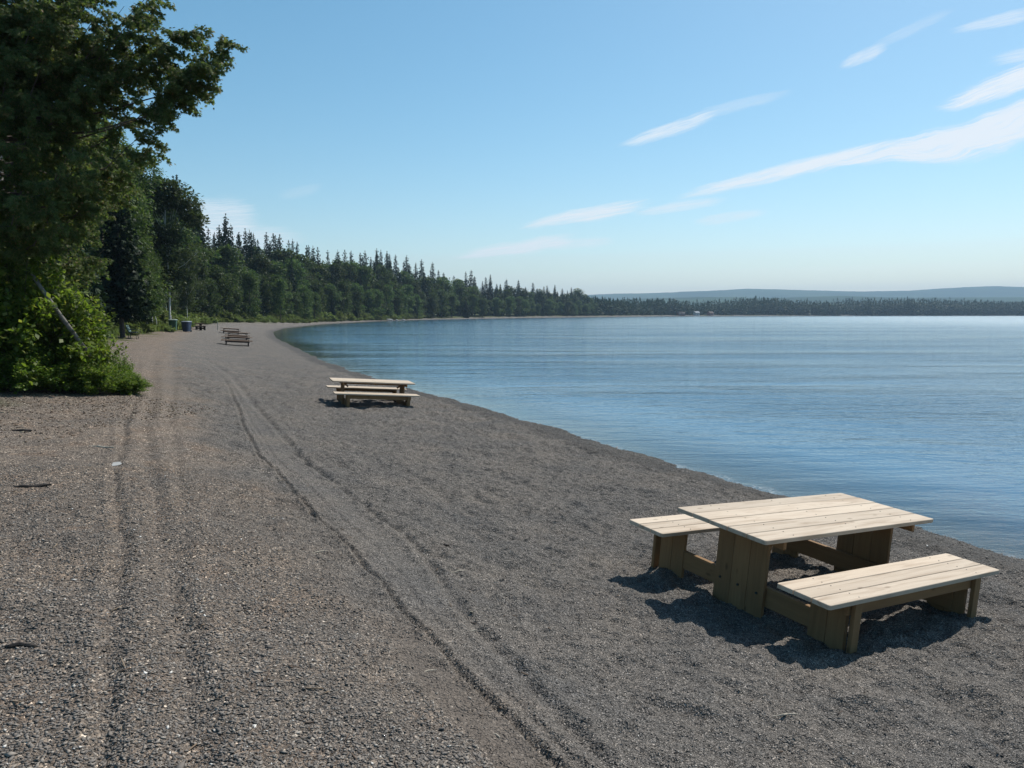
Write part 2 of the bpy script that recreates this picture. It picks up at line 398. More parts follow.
# gravel: small shale chips lying on the near beach
def gravel():
    N = 340000
    r = 2.2 + (10.5 - 2.2) * rng.random(N) ** 1.35
    th = R(-46) + R(92) * rng.random(N)
    x = r * np.sin(th); y = r * np.cos(th)
    z, d, band, lane = terrain(x, y)
    l = sdist(x, y, [(3, -4), (1.5, 1), (.3, 3.4), (-1.2, 6.0), (-3.6, 10.2), (-7.6, 18)])
    l = smooth01((l + .5 + 1.4 * fbm(x * .8, y * .8, 71, 3)) / 1.5)
    q1 = -sdist(x, y, RUTS['R1']) + .04 * fbm(x * 3, y * 3, 97, 3)
    st = (q1 > .02) & (q1 < .33) & (y < 5.6 - 1.2 * rng.random(N))
    keep = (d > .1) & (rng.random(N) < (.50 + .50 * l) * (1 - .8 * band * (1 - l * .5))) & ~(st & (rng.random(N) < .96)) & (x > -6.8) & (y > 2.05) & (x < 5.1)
    x, y, z, l = x[keep], y[keep], z[keep], l[keep]
    # pebbles rolled up along the waterline
    k2 = 20000; ys = rng.uniform(6.5, 34, k2); xs = np.interp(ys, [p[1] for p in SH[3:20]], [p[0] for p in SH[3:20]]) - np.abs(rng.normal(size=k2)) * .75 + .12
    zs = terrain(xs, ys)[0]; ok = (zs > -.03) & (xs < 9)
    x = np.concatenate([x, xs[ok]]); y = np.concatenate([y, ys[ok]]); z = np.concatenate([z, zs[ok]]); l = np.concatenate([l, np.full(ok.sum(), 1.7)]); n = len(x)
    s = (.0030 + .0075 * rng.random(n) ** 3.0) * (.7 + .5 * l)
    s[rng.random(n) < .004] *= 1.9
    V0 = np.array([(1, 0, 0), (.1, 1, 0), (-1, .15, 0), (-.2, -1, 0), (.25, .1, 1), (-.1, 0, -1)])
    F0 = np.array([(0, 1, 4), (1, 2, 4), (2, 3, 4), (3, 0, 4), (1, 0, 5), (2, 1, 5), (3, 2, 5), (0, 3, 5)])
    V = V0[None] * (1 + .45 * (rng.random((n, 6, 3)) - .5)) + .35 * (rng.random((n, 6, 3)) - .5)
    asp = np.stack([1 + .7 * rng.random(n), .75 + .3 * rng.random(n), .16 + .25 * rng.random(n)], 1)
    V *= asp[:, None, :] * s[:, None, None]
    a = rng.random(n) * 6.283; t = (rng.random(n) - .5) * 1.1; ca, sa, ct, stt = np.cos(a), np.sin(a), np.cos(t), np.sin(t)
    vx = V[..., 0] * ct[:, None] + V[..., 2] * stt[:, None]; vz = -V[..., 0] * stt[:, None] + V[..., 2] * ct[:, None]; vy = V[..., 1]
    wx = vx * ca[:, None] - vy * sa[:, None]; wy = vx * sa[:, None] + vy * ca[:, None]
    P = np.stack([wx + x[:, None], wy + y[:, None], vz + (z + s * .25)[:, None]], 2).reshape(-1, 3)
    Fs = (F0[None] + (np.arange(n) * 6)[:, None, None]).reshape(-1, 3)
    m, nt, out = new_mat('shale_chips'); T = NT(nt)
    geo = T.n('NewGeometry')
    c = T.ramp(geo.outputs['Random Per Island'], [(0, (.105, .095, .086)), (.35, (.158, .141, .126)), (.7, (.210, .184, .160)), (.9, (.28, .242, .205)), (.99, (.34, .30, .255)), (1, (.70, .67, .62))])
    bs = T.n('BsdfPrincipled', ins={'Base Color': c, 'Roughness': .9, 'Specular IOR Level': .2})
    T.link(bs.outputs[0], out.inputs[0])
    o = mesh_np('gravel', P, Fs, m)
    tag(o, 'loose grey and brown shale chips scattered over the near beach', 'gravel', kind='stuff')
gravel()

# bits of straw and bark scraps
def scraps():
    n = 1500; x = rng.uniform(-6.8, 4.5, n); y = 2.2 + 10 * rng.random(n) ** 1.2
    z, d, b, l = terrain(x, y)
    x2 = rng.uniform(-11.5, -6.5, 2600); y2 = 8 + 9.0 * rng.random(2600) ** .6; z2, d2, _, _ = terrain(x2, y2)
    k = (d > .5) & ((x < -.4 - .45 * (y - 3.5)) | (rng.random(n) < .12)); x, y, z = x[k], y[k], z[k]; n0 = len(x); x = np.concatenate([x, x2]); y = np.concatenate([y, y2]); z = np.concatenate([z, z2]); n = len(x)
    L = .012 + .045 * rng.random(n) ** 2.5; w = .0016 + .002 * rng.random(n); w[n0:] *= 4.5; w[n0:] *= .6; L[n0:] *= .6; a = rng.random(n) * 6.283
    V0 = np.array([(-1, -1, -1), (1, -1, -1), (1, 1, -1), (-1, 1, -1), (-1, -1, 1), (1, -1, 1), (1, 1, 1), (-1, 1, 1)], float)
    F0 = np.array([(0, 3, 2, 1), (4, 5, 6, 7), (0, 1, 5, 4), (1, 2, 6, 5), (2, 3, 7, 6), (3, 0, 4, 7)])
    V = V0[None] * np.stack([L, w, w * .7], 1)[:, None, :]
    tl = (rng.random(n) - .5) * .3
    V[..., 2] += V[..., 0] * tl[:, None]
    wx = V[..., 0] * np.cos(a)[:, None] - V[..., 1] * np.sin(a)[:, None]; wy = V[..., 0] * np.sin(a)[:, None] + V[..., 1] * np.cos(a)[:, None]
    P = np.stack([wx + x[:, None], wy + y[:, None], V[..., 2] + (z + .006)[:, None]], 2).reshape(-1, 3)
    Fs = (F0[None] + (np.arange(n) * 8)[:, None, None]).reshape(-1, 4)
    m, nt, out = new_mat('straw_scraps'); T = NT(nt); geo = T.n('NewGeometry')
    c = T.ramp(geo.outputs['Random Per Island'], [(0, (.05, .033, .025)), (.5, (.13, .085, .055)), (.85, (.24, .18, .12)), (1, (.50, .43, .32))])
    bs = T.n('BsdfPrincipled', ins={'Base Color': c, 'Roughness': .9}); T.link(bs.outputs[0], out.inputs[0])
    tag(mesh_np('beach_litter', P, Fs, m), 'thin straw and bark scraps strewn across the gravel', 'litter', kind='stuff')
scraps()

# ------------------------------------------------------------------ water
def water_material():
    m, nt, out = new_mat('lake_water'); T = NT(nt)
    geo = T.n('NewGeometry'); P = geo.outputs['Position']
    sd = T.n('Attribute', attribute_name='sd').outputs['Fac']
    def nz(sx, sy, rot, det=3.0, dist=.3):
        mp = T.n('Mapping', ins={'Vector': P, 'Rotation': (0, 0, R(rot)), 'Scale': (sx, sy, 1)})
        return T.n('TexNoise', ins={'Vector': mp.outputs[0], 'Scale': 1.0, 'Detail': det, 'Distortion': dist, 'Roughness': .55}).outputs[0]
    w1 = nz(.55, 1.5, 12, 4.0); w2 = nz(2.4, 6.0, -14, 3.0, .6); w3 = nz(.06, .22, 8, 2.0); w4 = nz(9, 17, 25, 2.0)
    calm = T.math('MULTIPLY', T.maprange(nz(.018, .075, 15, 3.0), .40, .60, .55, 1.25), T.maprange(sd, 0, 9, .25, 1.0))
    h = T.math('ADD', T.math('MULTIPLY', w1, .085), T.math('MULTIPLY', w2, .024))
    h = T.math('ADD', h, T.math('MULTIPLY', w3, .24))
    h = T.math('ADD', h, T.math('MULTIPLY', w4, .006))
    b = T.n('Bump', ins={'Height': T.math('MULTIPLY', h, calm), 'Strength': 1.0, 'Distance': 1.0})
    rough = T.maprange(sd, 3, 260, .06, .15)
    body = T.n('BsdfDiffuse', ins={'Color': (.036, .112, .190, 1)})
    tr = T.n('BsdfTransparent', ins={'Color': (.78, .88, .86, 1)})
    bd = T.n('MixShader', ins={0: T.maprange(sd, .1, 3.5, .08, .98), 1: tr.outputs[0], 2: body.outputs[0]})
    fr = T.n('Fresnel', ins={'IOR': 1.333, 'Normal': b.outputs[0]})
    gl = T.n('BsdfGlossy', ins={'Color': (1, 1, 1, 1), 'Roughness': rough, 'Normal': b.outputs[0]})
    fc = T.math('MULTIPLY', T.math('MINIMUM', fr.outputs[0], T.maprange(sd, 20, 500, .85, .58)), 1.0)
    mx = T.n('MixShader', ins={0: fc, 1: bd.outputs[0], 2: gl.outputs[0]})
    fo = T.math('MULTIPLY', T.maprange(T.math('ADD', sd, T.math('MULTIPLY', nz(3.2, 3.2, 0, 5.0), .55)), .30, .42, 1, 0), T.maprange(nz(14, 14, 0, 4.0), .46, .60))
    fm = T.n('BsdfDiffuse', ins={'Color': (.62, .64, .64, 1)})
    mx = T.n('MixShader', ins={0: T.math('MULTIPLY', fo, .30), 1: mx.outputs[0], 2: fm.outputs[0]})
    T.link(mx.outputs[0], out.inputs[0]); return m
wx_ = axis(-14, 14, .5, 1.05, 8500); wy_ = axis(2, 40, .5, 1.05, 8500)
wx_ = wx_[wx_ > -140]; wy_ = wy_[wy_ > -200]
a, b = np.meshgrid(wx_, wy_); a = a.ravel(); b = b.ravel(); sdw = -sdist(a, b, SH)
i, j = np.meshgrid(np.arange(len(wx_) - 1), np.arange(len(wy_) - 1)); q = (j * len(wx_) + i).ravel()
w = mesh_np('lake_water', np.stack([a, b, a * 0], 1), np.stack([q, q + 1, q + len(wx_) + 1, q + len(wx_)], 1), water_material(), attrs={'sd': np.clip(sdw, 0, 2000)})
tag(w, kind='structure')

# ------------------------------------------------------------------ hills
def hill(name, ridge, y0, yr, y1, amp, seed, x0, x1):
    xs = np.linspace(x0, x1, 420); t = np.linspace(0, 1, 60)
    Xh, Th = np.meshgrid(xs, t); Yh = y0 + (y1 - y0) * Th
    tr = (yr - y0) / (y1 - y0)
    prof = np.where(Th < tr, smooth01(Th / tr), smooth01((1 - Th) / (1 - tr)))
    pxs = 512 + FPX * Xh / Yh * (yr / yr)
    top = np.interp(512 + FPX * Xh / yr, [p[0] for p in ridge], [p[1] for p in ridge])
    Hh = CAMZ + (314 - top) / FPX * yr
    Zh = prof * Hh * (1 + .10 * fbm(Xh / 500, Yh / 500, seed, 4) * 1) + prof * (1 - prof) * 60 * fbm(Xh / 300, Yh / 300, seed + 5, 4) + amp * prof * fbm(Xh / 40, Yh / 40, seed + 9, 3) - 3 * (1 - prof)
    n = len(xs); i, j = np.meshgrid(np.arange(n - 1), np.arange(59)); q = (j * n + i).ravel()
    o = mesh_np(name, np.stack([Xh.ravel(), Yh.ravel(), Zh.ravel()], 1), np.stack([q, q + 1, q + n + 1, q + n], 1), M['hill'], smooth=True)
    tag(o, kind='structure')
m, nt, out = new_mat('wooded_hill'); T = NT(nt)
geo = T.n('NewGeometry'); n_ = T.n('TexNoise', ins={'Vector': geo.outputs['Position'], 'Scale': .02, 'Detail': 8.0, 'Roughness': .7})
n2_ = T.n('TexNoise', ins={'Vector': geo.outputs['Position'], 'Scale': .0025, 'Detail': 4.0})
c = T.mix(T.maprange(n2_.outputs[0], .4, .6), T.ramp(n_.outputs[0], [(.3, (.014, .026, .014)), (.7, (.04, .06, .025))]), T.ramp(n_.outputs[0], [(.3, (.03, .05, .02)), (.7, (.06, .085, .035))]))
bs = T.n('BsdfPrincipled', ins={'Base Color': c, 'Roughness': 1.0, 'Specular IOR Level': 0.0}); T.link(bs.outputs[0], out.inputs[0]); M['hill'] = m
hill('hills', [(300, 302), (480, 298), (560, 296.5), (610, 294), (650, 293), (700, 291.5), (740, 289.8), (780, 290.5), (850, 292.3), (900, 291), (930, 288.6), (985, 287.2), (1024, 288), (1100, 291), (1250, 298), (1500, 306)], 4200, 6400, 8400, 4, 3, -2500, 7800)
hill('hills', [(300, 308), (560, 304), (640, 299), (700, 297), (760, 298.5), (830, 296.5), (900, 298.5), (1000, 298), (1060, 297), (1200, 302), (1500, 308)], 2600, 4000, 5600, 4, 13, -1600, 5200)

# ------------------------------------------------------------------ foliage builders
def instance(V0, F0, Mt, P):
    """V0 (k,3), F0 (m,f), Mt (n,3,3), P (n,3)"""
    V = np.einsum('nij,kj->nki', Mt, V0) + P[:, None, :]
    n, k = len(P), len(V0)
    return V.reshape(-1, 3), (F0[None] + (np.arange(n) * k)[:, None, None]).reshape(-1, F0.shape[1])
def frames(d, rg, s, roll=None, up=None):
    """matrices whose x axis is d, scaled by s (n,) or (n,3)"""
    d = d / (np.linalg.norm(d, axis=1, keepdims=True) + 1e-9)
    r = rg.normal(size=d.shape) if up is None else up + .35 * rg.normal(size=d.shape)
    y = np.cross(r, d); y /= np.linalg.norm(y, axis=1, keepdims=True) + 1e-9
    z = np.cross(d, y)
    s = np.asarray(s)
    if s.ndim == 1: s = np.stack([s, s, s], 1)
    return np.stack([d * s[:, :1], y * s[:, 1:2], z * s[:, 2:3]], 2)
LEAF_V = np.array([(0, 0, 0), (.5, .32, .06), (1, 0, -.05), (.5, -.32, .06)]); LEAF_F = np.array([(0, 1, 2, 3)])
# a small jagged spray (3 rhombs fanned out) as quads
def spray(nf, spread, wid):
    V = []; F = []
    for k in range(nf):
        a = (k - (nf - 1) / 2) * spread; L = 1 - .25 * abs(k - (nf - 1) / 2) / max(1, nf / 2)
        ca, sa = math.cos(a), math.sin(a)
        for (u, v) in ((0, 0), (.5, wid), (1, 0), (.5, -wid)):
            u *= L; V.append((u * ca - v * sa, u * sa + v * ca, -.12 * u * u + .05 * (v != 0)))
        F.append(tuple(4 * k + q for q in range(4)))
    return np.array(V), np.array(F)
SP3 = spray(3, .55, .17); SP5 = spray(5, .42, .11)

def spruce_crown(h, seed, nlev, per, sz, rad=.17, base=.08, droop=.35, fullness=1.0, sharp=1.0):
    rg = np.random.default_rng(seed); P = []; Dv = []; S = []
    az0 = rg.random() * 6; side = 1 + rg.normal(size=12) * .13
    for L in range(nlev):
        t = base + (1 - base) * (L / nlev) ** .95
        env = (1 - t) ** sharp * (.55 + .45 * min(1, t / .22))
        r = h * rad * env * (.72 + .5 * rg.random()) + .006 * h
        nb = max(5, int((11 * (1 - t) + 5) * fullness))
        for k in range(nb):
            a = az0 + 2 * math.pi * k / nb + rg.normal() * .3
            rr = r * (.75 + .38 * rg.random()) * side[int(a * 1.9) % 12]
            n = max(2, int(per * (.35 + .9 * (1 - t))))
            for u in (np.arange(n) + .6) / n:
                z = t * h - droop * rr * u * (1 - .35 * u)
                P.append(np.array([math.cos(a) * rr * u, math.sin(a) * rr * u, z]) + rg.normal(size=3) * .006 * h)
                Dv.append(np.array([math.cos(a), math.sin(a), -.55]) + rg.normal(size=3) * .5); S.append(sz * h / 18 * (.7 + .5 * rg.random()) * (.35 + .75 * (1 - t)))
    for k in range(9):
        P.append(np.array([0, 0, h * (1 - .014 * k)])); Dv.append(np.array([rg.normal() * (.1 + .08 * k), rg.normal() * (.1 + .08 * k), 1.])); S.append(sz * h / 18 * .45)
    P = np.array(P); Dv = np.array(Dv); S = np.array(S)
    return instance(SP3[0], SP3[1], frames(Dv, rg, S), P)

def leafy_crown(h, seed, ncl, per, sz, rx=.24, zlo=.25, cl=.085, topw=.6):
    rg = np.random.default_rng(seed); C = []; Rr = []
    for k in range(ncl):
        t = rg.random() ** .8
        z = zlo + (1 - zlo) * t
        w = math.sin(math.pi * min(1, max(.0, (t * .86 + .12)))) ** topw
        a = rg.random() * 6.283; q = rx * w * (.35 + .65 * rg.random() ** .5) * (.8 + .3 * math.sin(a * 2 + seed))
        rc = cl * (.65 + .7 * rg.random())
        C.append((math.cos(a) * q, math.sin(a) * q, min(z, 1 - rc * .7))); Rr.append(rc)
    C = np.array(C) * h; Rr = np.array(Rr) * h
    n = ncl * per; idx = rg.integers(0, ncl, n)
    v = rg.normal(size=(n, 3)); v /= np.linalg.norm(v, axis=1, keepdims=True)
    v[:, 2] *= .7
    P = C[idx] + v * (Rr[idx] * (.45 + .65 * rg.random(n) ** .6))[:, None]
    Dv = v + rg.normal(size=(n, 3)) * .6 + np.array([0, 0, -.25])
    S = sz * (.6 + .8 * rg.random(n))
    return instance(LEAF_V, LEAF_F, frames(Dv, rg, S, up=np.array([0, 0, 1.])), P), C

def trunk_mb(h, r, seed, limbs=None, wob=.012, top=.93):
    rg = random.Random(seed); mb = MB(); pts = []; rad = []
    x = y = 0
    for k in range(9):
        t = k / 8 * top; pts.append((x, y, t * h - (.3 if k == 0 else 0))); rad.append(r * (1.25 if k == 0 else 1) * (1 - t) ** .8 + .01)
        x += rg.gauss(0, wob * h); y += rg.gauss(0, wob * h)
    mb.tube(pts, rad, 8)
    if limbs is not None:
        for c in limbs:
            z0 = max(.18 * h, c[2] * .72); k = min(7, int(z0 / h / top * 8)); p0 = Vector(pts[k]); f = (z0 / h / top * 8) - k
            p0 = p0.lerp(Vector(pts[k + 1]), max(0, min(1, f)))
            e = Vector(c); mid = p0.lerp(e, .5) + Vector((0, 0, -.03 * h * rg.random()))
            mb.tube([p0, mid, e], [r * .30 * (1 - z0 / h) + .015, r * .18 * (1 - z0 / h) + .012, .008], 5, cap=False)
    return mb

def make_tree(name, h, kind, seed, fine):
    root = empty(name)
    if kind == 'spruce':
        V, F = spruce_crown(h, seed, 60 if fine else 44, 9 if fine else 6, .62 if fine else .9, rad=.125 + .05 * ((seed * 7) % 5) / 5, base=.04 + .05 * (seed % 3), sharp=.8 + .1 * (seed % 3))
        trunk_mb(h, h * .011, seed, wob=.001).build('trunk', M['bark'], root)
        mesh_np('crown', V, F, M['conifer'], root)
    elif kind == 'cedar':
        V, F = spruce_crown(h, seed, 62, 14, .5, rad=.22, base=.20, droop=.5, fullness=1.8, sharp=.75)
        trunk_mb(h, h * .016, seed, wob=.002).build('trunk', M['bark'], root)
        mesh_np('crown', V, F, M['hemlock'], root)
    else:
        birch = kind == 'birch'
        (V, F), C = leafy_crown(h, seed, 46 if fine else 30, 330 if fine else 130, .26 if fine else .55, rx=.17 if birch else .23, zlo=.30 if birch else .14, cl=.075 if birch else .10, topw=.6)
        trunk_mb(h, h * (.006 if birch else .013), seed, C[::2] if fine else C[::5], wob=.008).build('trunk', M['birch_bark' if birch else 'bark'], root)
        mesh_np('crown', V, F, M['birch_leaf' if birch else 'broadleaf'], root)
    return root

def place(proto, used, loc, rz, s, label, cat, group):
    o = proto if not used[0] else copy_tree(proto); used[0] = True
    o.location = loc; o.rotation_euler = (0, 0, rz); o.scale = (s[0], s[0], s[1])
    tag(o, label, cat, group)
    if not group and 'group' in o: del o['group']
    return o
PROTO = {}
for kind, nm, seeds in (('spruce', 'spruce_tree', (1, 2, 3, 4, 5)), ('leaf', 'broadleaf_tree', (11, 12, 13, 14)), ('birch', 'birch_tree', (21, 22))):
    for fine in (0, 1):
        PROTO[(kind, fine)] = [[None, [False], sd] for sd in (seeds[:3] if fine else seeds)]
PROTO[('cedar', 1)] = [[None, [False], sd] for sd in (31, 32)]
NAMES = {'spruce': 'spruce_tree', 'leaf': 'broadleaf_tree', 'birch': 'birch_tree', 'cedar': 'cedar_tree'}
def tree(kind, fine, x, y, h, label, cat, group=None, wide=1.0, pick=None):
    pr = PROTO[(kind, fine)]; e = pr[random.randrange(len(pr)) if pick is None else pick % len(pr)]
    if e[0] is None: e[0] = make_tree(NAMES[kind], 16.0, kind, e[2], fine)
    s = h / 16.0
    return place(e[0], e[1], (x, y, gz(x, y) - .1), random.random() * 6.28, (s * wide, s), label, cat, group)

SKY = [(100, 110), (140, 160), (150, 178), (170, 186), (185, 193), (200, 208), (212, 226), (222, 231), (228, 223), (240, 236), (262, 242), (280, 240), (300, 250), (320, 252), (350, 258), (385, 256), (400, 263), (440, 271), (500, 283), (560, 290), (600, 296), (640, 301), (720, 303)]
def skyline_h(x, y):
    px = 512 + FPX * x / y; s = np.interp(px, [a for a, b in SKY], [b for a, b in SKY])
    return CAMZ + (314 - s) / FPX * y - gz(x, y)

def walk(L, y0, y1):
    out = []; acc = 0
    for (ax_, ay_), (bx, by) in zip(L[:-1], L[1:]):
        n = max(1, int(math.hypot(bx - ax_, by - ay_)))
        for k in range(n):
            t = k / n; x = ax_ + (bx - ax_) * t; y = ay_ + (by - ay_) * t
            if y0 <= y <= y1:
                l = math.hypot(bx - ax_, by - ay_); out.append((x, y, -(by - ay_) / l, (bx - ax_) / l))
    return out
ZONES = [
 # y0, y1, step, rows, rowgap, text
 (58, 112, 4.2, 5, 4.2, 'in the wood behind the waste bins', 'the wood behind the bins'),
 (112, 215, 5.2, 4, 5.0, 'beyond the brown picnic tables', 'the head of the bay'),
 (215, 430, 6.2, 4, 6.0, 'along the curving shore past the bay', 'the curving far shore'),
 (430, 800, 10.0, 3, 8.0, 'on the distant point across the water', 'the distant point')]
cnt = {'spruce': 0, 'leaf': 0, 'birch': 0}
for (y0, y1, step, rows, gap, txt, grp) in ZONES:
    W = walk(FE, y0, y1)
    for r_ in range(rows):
        pos = random.random() * step
        while pos < len(W):
            x, y, nx_, ny_ = W[int(pos)]; pos += step * random.uniform(.7, 1.3)
            off = 1.5 + r_ * gap + random.uniform(-.4, .4) * gap
            x += nx_ * off; y += ny_ * off
            hs = skyline_h(x, y)
            if r_ == 0: k = random.choices(['leaf', 'birch', 'spruce'], [.66, .16, .18])[0]; f = random.uniform(.38, .62)
            elif r_ == 1: k = random.choices(['leaf', 'birch', 'spruce'], [.38, .07, .55])[0]; f = random.uniform(.62, .88)
            else:
                k = random.choices(['leaf', 'spruce'], [.12, .88])[0]; f = random.uniform(.86, 1.10) if k == 'spruce' else random.uniform(.75, .92)
            if y > 430: f *= 1.06; k = 'leaf' if random.random() < .04 else k
            if y < 110 and r_ >= 2: k = random.choices(['leaf', 'spruce', 'birch'], [.62, .18, .2])[0]; f = random.uniform(.78, 1.0)
            if k == 'birch' and y > 215: k = 'leaf'
            if cnt[k] >= 295: continue
            h = min(36, max(4.5, hs * f)); cnt[k] += 1
            nm = {'spruce': 'dark pointed spruce', 'leaf': 'mid green round-crowned broadleaf tree', 'birch': 'pale leaved birch with white trunk'}[k]
            tree(k, 1 if y < 125 else 0, x, y, h, nm + ' ' + txt, 'tree', {'spruce': 'spruces', 'leaf': 'broadleaf trees', 'birch': 'birches'}[k] + ' of ' + grp, wide=random.uniform(.85, 1.2) * (1.25 if (y > 430) else 1.0))

# single trees of the near wood
SINGLE = [
 ('cedar', -25.0, 38.5, 12.6, 'dark drooping cedar behind the bright green shrubs, nearer of two', 0, 1.0),
 ('cedar', -30.0, 47, 15.2, 'tall dark cedar rising behind the nearer cedar, left of the birches', 1, 1.0),
 ('leaf', -31.5, 58, 15.4, 'tall broadleaf tree beside the dark cedars with the highest crown of the wood', 0, .95),
 ('leaf', -33.8, 66, 16.2, 'grey green broadleaf tree standing over the white birch trunks', 1, .95),
 ('birch', -37.0, 81.5, 16.0, 'tall birch with bright white trunk just behind the green waste bin', 0, 1.2),
 ('birch', -39.4, 82.5, 12.5, 'thinner birch with white trunk left of the tallest birch', 1, 1.0),
 ('spruce', -24.0, 41, 12.5, 'black-green spruce squeezed between the two dark cedars', 0, 1.0),
 ('spruce', -27.2, 52.5, 13.5, 'dark spruce between the tall cedar and the broadleaf trees', 1, 1.0)]
for k, x, y, h, lb, pk, wd in SINGLE:
    tree(k, 1, x, y, h, lb, 'tree', None, wide=wd, pick=pk)

# distant woods as one mass
def far_wood(name, L, y0, y1, n, depth, hh, label, x1=5200):
    rg = np.random.default_rng(5); pts = []
    segs = list(zip(L[:-1], L[1:])); lens = np.array([math.hypot(b[0] - a[0], b[1] - a[1]) for a, b in segs])
    k = rg.choice(len(segs), n, p=lens / lens.sum()); t = rg.random(n)
    A = np.array([s[0] for s in segs])[k]; B = np.array([s[1] for s in segs])[k]
    dn = (B - A) / lens[k][:, None]; nrm = np.stack([-dn[:, 1], dn[:, 0]], 1)
    P = A + (B - A) * t[:, None] + nrm * (2 + depth * rg.random(n)[:, None] ** 1.3)
    hs = np.array([(260.9, 1066), (234.8, 1048), (285.8, 1085.5)]); dh = np.min(np.hypot(P[:, None, 0] - hs[None, :, 0], P[:, None, 1] - hs[None, :, 1] + 7), axis=1)
    P = P[dh > 13]; n = len(P)
    z = terrain(P[:, 0], P[:, 1])[0]
    h = hh * (.62 + .5 * rg.random(n)) * (1 + .28 * fbm(P[:, 0] / 70, P[:, 1] / 70, 7, 3) * 2)
    con = rg.random(n) < .6
    Vs = []; Fs = []; off = 0
    for is_con in (True, False):
        idx = np.where(con == is_con)[0]; m_ = len(idx)
        per = 26
        tt = rg.random((m_, per)) ** (.8 if is_con else .9)
        rad = (np.where(is_con, .2, .3) * h[idx])[:, None] * ((1 - tt) ** .8 if is_con else np.sin(np.pi * (tt * .8 + .16)) ** .6)
        a = rg.random((m_, per)) * 6.283
        c = np.stack([P[idx, 0][:, None] + np.cos(a) * rad, P[idx, 1][:, None] + np.sin(a) * rad, z[idx][:, None] + h[idx][:, None] * (tt * .96)], 2).reshape(-1, 3)
        d = np.stack([np.cos(a), np.sin(a), np.full_like(a, -.3 if is_con else .2)], 2).reshape(-1, 3) + rg.normal(size=(m_ * per, 3)) * .5
        s = (h[idx][:, None] * (.20 if is_con else .26) * (1.15 - .75 * tt) * (.7 + .6 * rg.random((m_, per)))).reshape(-1)
        V, F = instance(LEAF_V * np.array([1, 1.3, 1]), LEAF_F, frames(d, rg, s, up=np.array([0, 0, 1.])), c)
        Vs.append(V); Fs.append(F + off); off += len(V)
        # leader
        if is_con:
            V, F = instance(LEAF_V * np.array([1, .45, 1]), LEAF_F, frames(np.tile(np.array([[0, 0, 1.]]), (m_, 1)) + rg.normal(size=(m_, 3)) * .03, rg, h[idx] * .28), np.stack([P[idx, 0], P[idx, 1], z[idx] + h[idx] * .82], 1))
            Vs.append(V); Fs.append(F + off); off += len(V)
    o = mesh_np(name, np.concatenate(Vs), np.concatenate(Fs), M['farwood'])
    tag(o, label, 'wood', kind='stuff')
M['farwood'] = leaf_mat('distant_wood_foliage', [(0, (.012, .026, .014)), (.5, (.026, .046, .022)), (1, (.036, .058, .028))], trans=.1, objvar=0, spec=.03)
far_wood('far_forest', [(60, 745), (218, 1042), (420, 1185)], 0, 0, 1500, 60, 17, 'dense mixed wood running from the point to the far shore')
far_wood('far_forest', [(400, 1172), (520, 1240), (1200, 1462), (2600, 1585)], 0, 0, 6500, 90, 21, 'low dark line of woodland along the opposite lake shore')

# ------------------------------------------------------------------ near cedar with overhanging limbs
def near_cedar(name, base, h, targets, nbr, seed, label, spray_n, rmax, zlow):
    rg = np.random.default_rng(seed); rr = random.Random(seed)
    root = empty(name, base); tag(root, label, 'tree')
    mb = MB(); pts = [(0, 0, -.3), (.05, .02, h * .25), (.12, -.05, h * .5), (.1, .05, h * .75), (.15, 0, h)]
    mb.tube(pts, [.24, .19, .15, .09, .02], 10); mb.build('trunk', M['grey_bark'], root, True)
    lm = MB(); P = []; Dv = []; S = []
    ends = [np.array(t) - np.array(base) for t in targets]
    br = []
    for q_, e in enumerate(ends): br.append((np.array([.1, 0, max(1.2, e[2] * .8)]), e, .66 if (nbr > 120 and q_ < 4) else .22))
    for k in range(nbr):
        t = rg.random(); z = zlow + (h - zlow) * t; a = rg.random() * 6.283
        r = rmax * (1 - t) ** .55 * (.6 + .45 * rg.random()) * (.55 if z < 4.6 else 1)
        br.append((np.array([.1, 0, z * .97]), np.array([math.cos(a) * r, math.sin(a) * r, z - .12 * r + .3 * rg.normal()]), .22))
    for p0, e, wgt in br:
        L = np.linalg.norm(e - p0); mid = (p0 + e) / 2 + np.array([0, 0, -.10 * L]); m2 = p0 * .25 + e * .75 + np.array([0, 0, -.11 * L])
        path = [p0, mid, m2, e]; lm.tube(path, [.035 + .008 * L, .022, .013, .004], 5, cap=False)
        nsub = int(7 + 5 * L)
        for s_ in range(nsub):
            u = wgt + (1 - wgt) * rg.random(); q = u * 3; i0 = min(2, int(q)); c = path[i0] + (path[i0 + 1] - path[i0]) * (q - i0)
            dr = (e - p0) / L; sd = np.cross(dr, [0, 0, 1]); sd /= np.linalg.norm(sd) + 1e-9
            d = dr * .7 + sd * rg.normal() * .9 + np.array([0, 0, -.35 + .35 * rg.normal()]); d /= np.linalg.norm(d)
            l = (.35 + .6 * rg.random()) * (1.15 - .55 * u)
            tip = c + d * l + np.array([0, 0, -.12 * l])
            lm.tube([c, (c + tip) / 2, tip], [.008, .005, .002], 3, cap=False)
            ns = int(spray_n * (.5 + l))
            for w_ in range(ns):
                v = rg.random() ** .8; p = c + (tip - c) * v + rg.normal(size=3) * .035
                P.append(p); Dv.append(d * .8 + rg.normal(size=3) * .5 + np.array([0, 0, -.75])); S.append((.042 + .05 * rg.random()))
    lm.build('limbs', M['bark'], root)
    P = np.array(P); Dv = np.array(Dv); S = np.array(S)
    V, F = instance(SP5[0], SP5[1], frames(Dv, rg, S, up=np.array([.3, -.5, .6])), P)
    mesh_np('foliage', V, F, M['cedar'], root)
    return root
def at(px, py, y):   # point on the vertical plane a distance y ahead
    return (y * (px - 512) / FPX, y, CAMZ + (314 - py) / FPX * y)
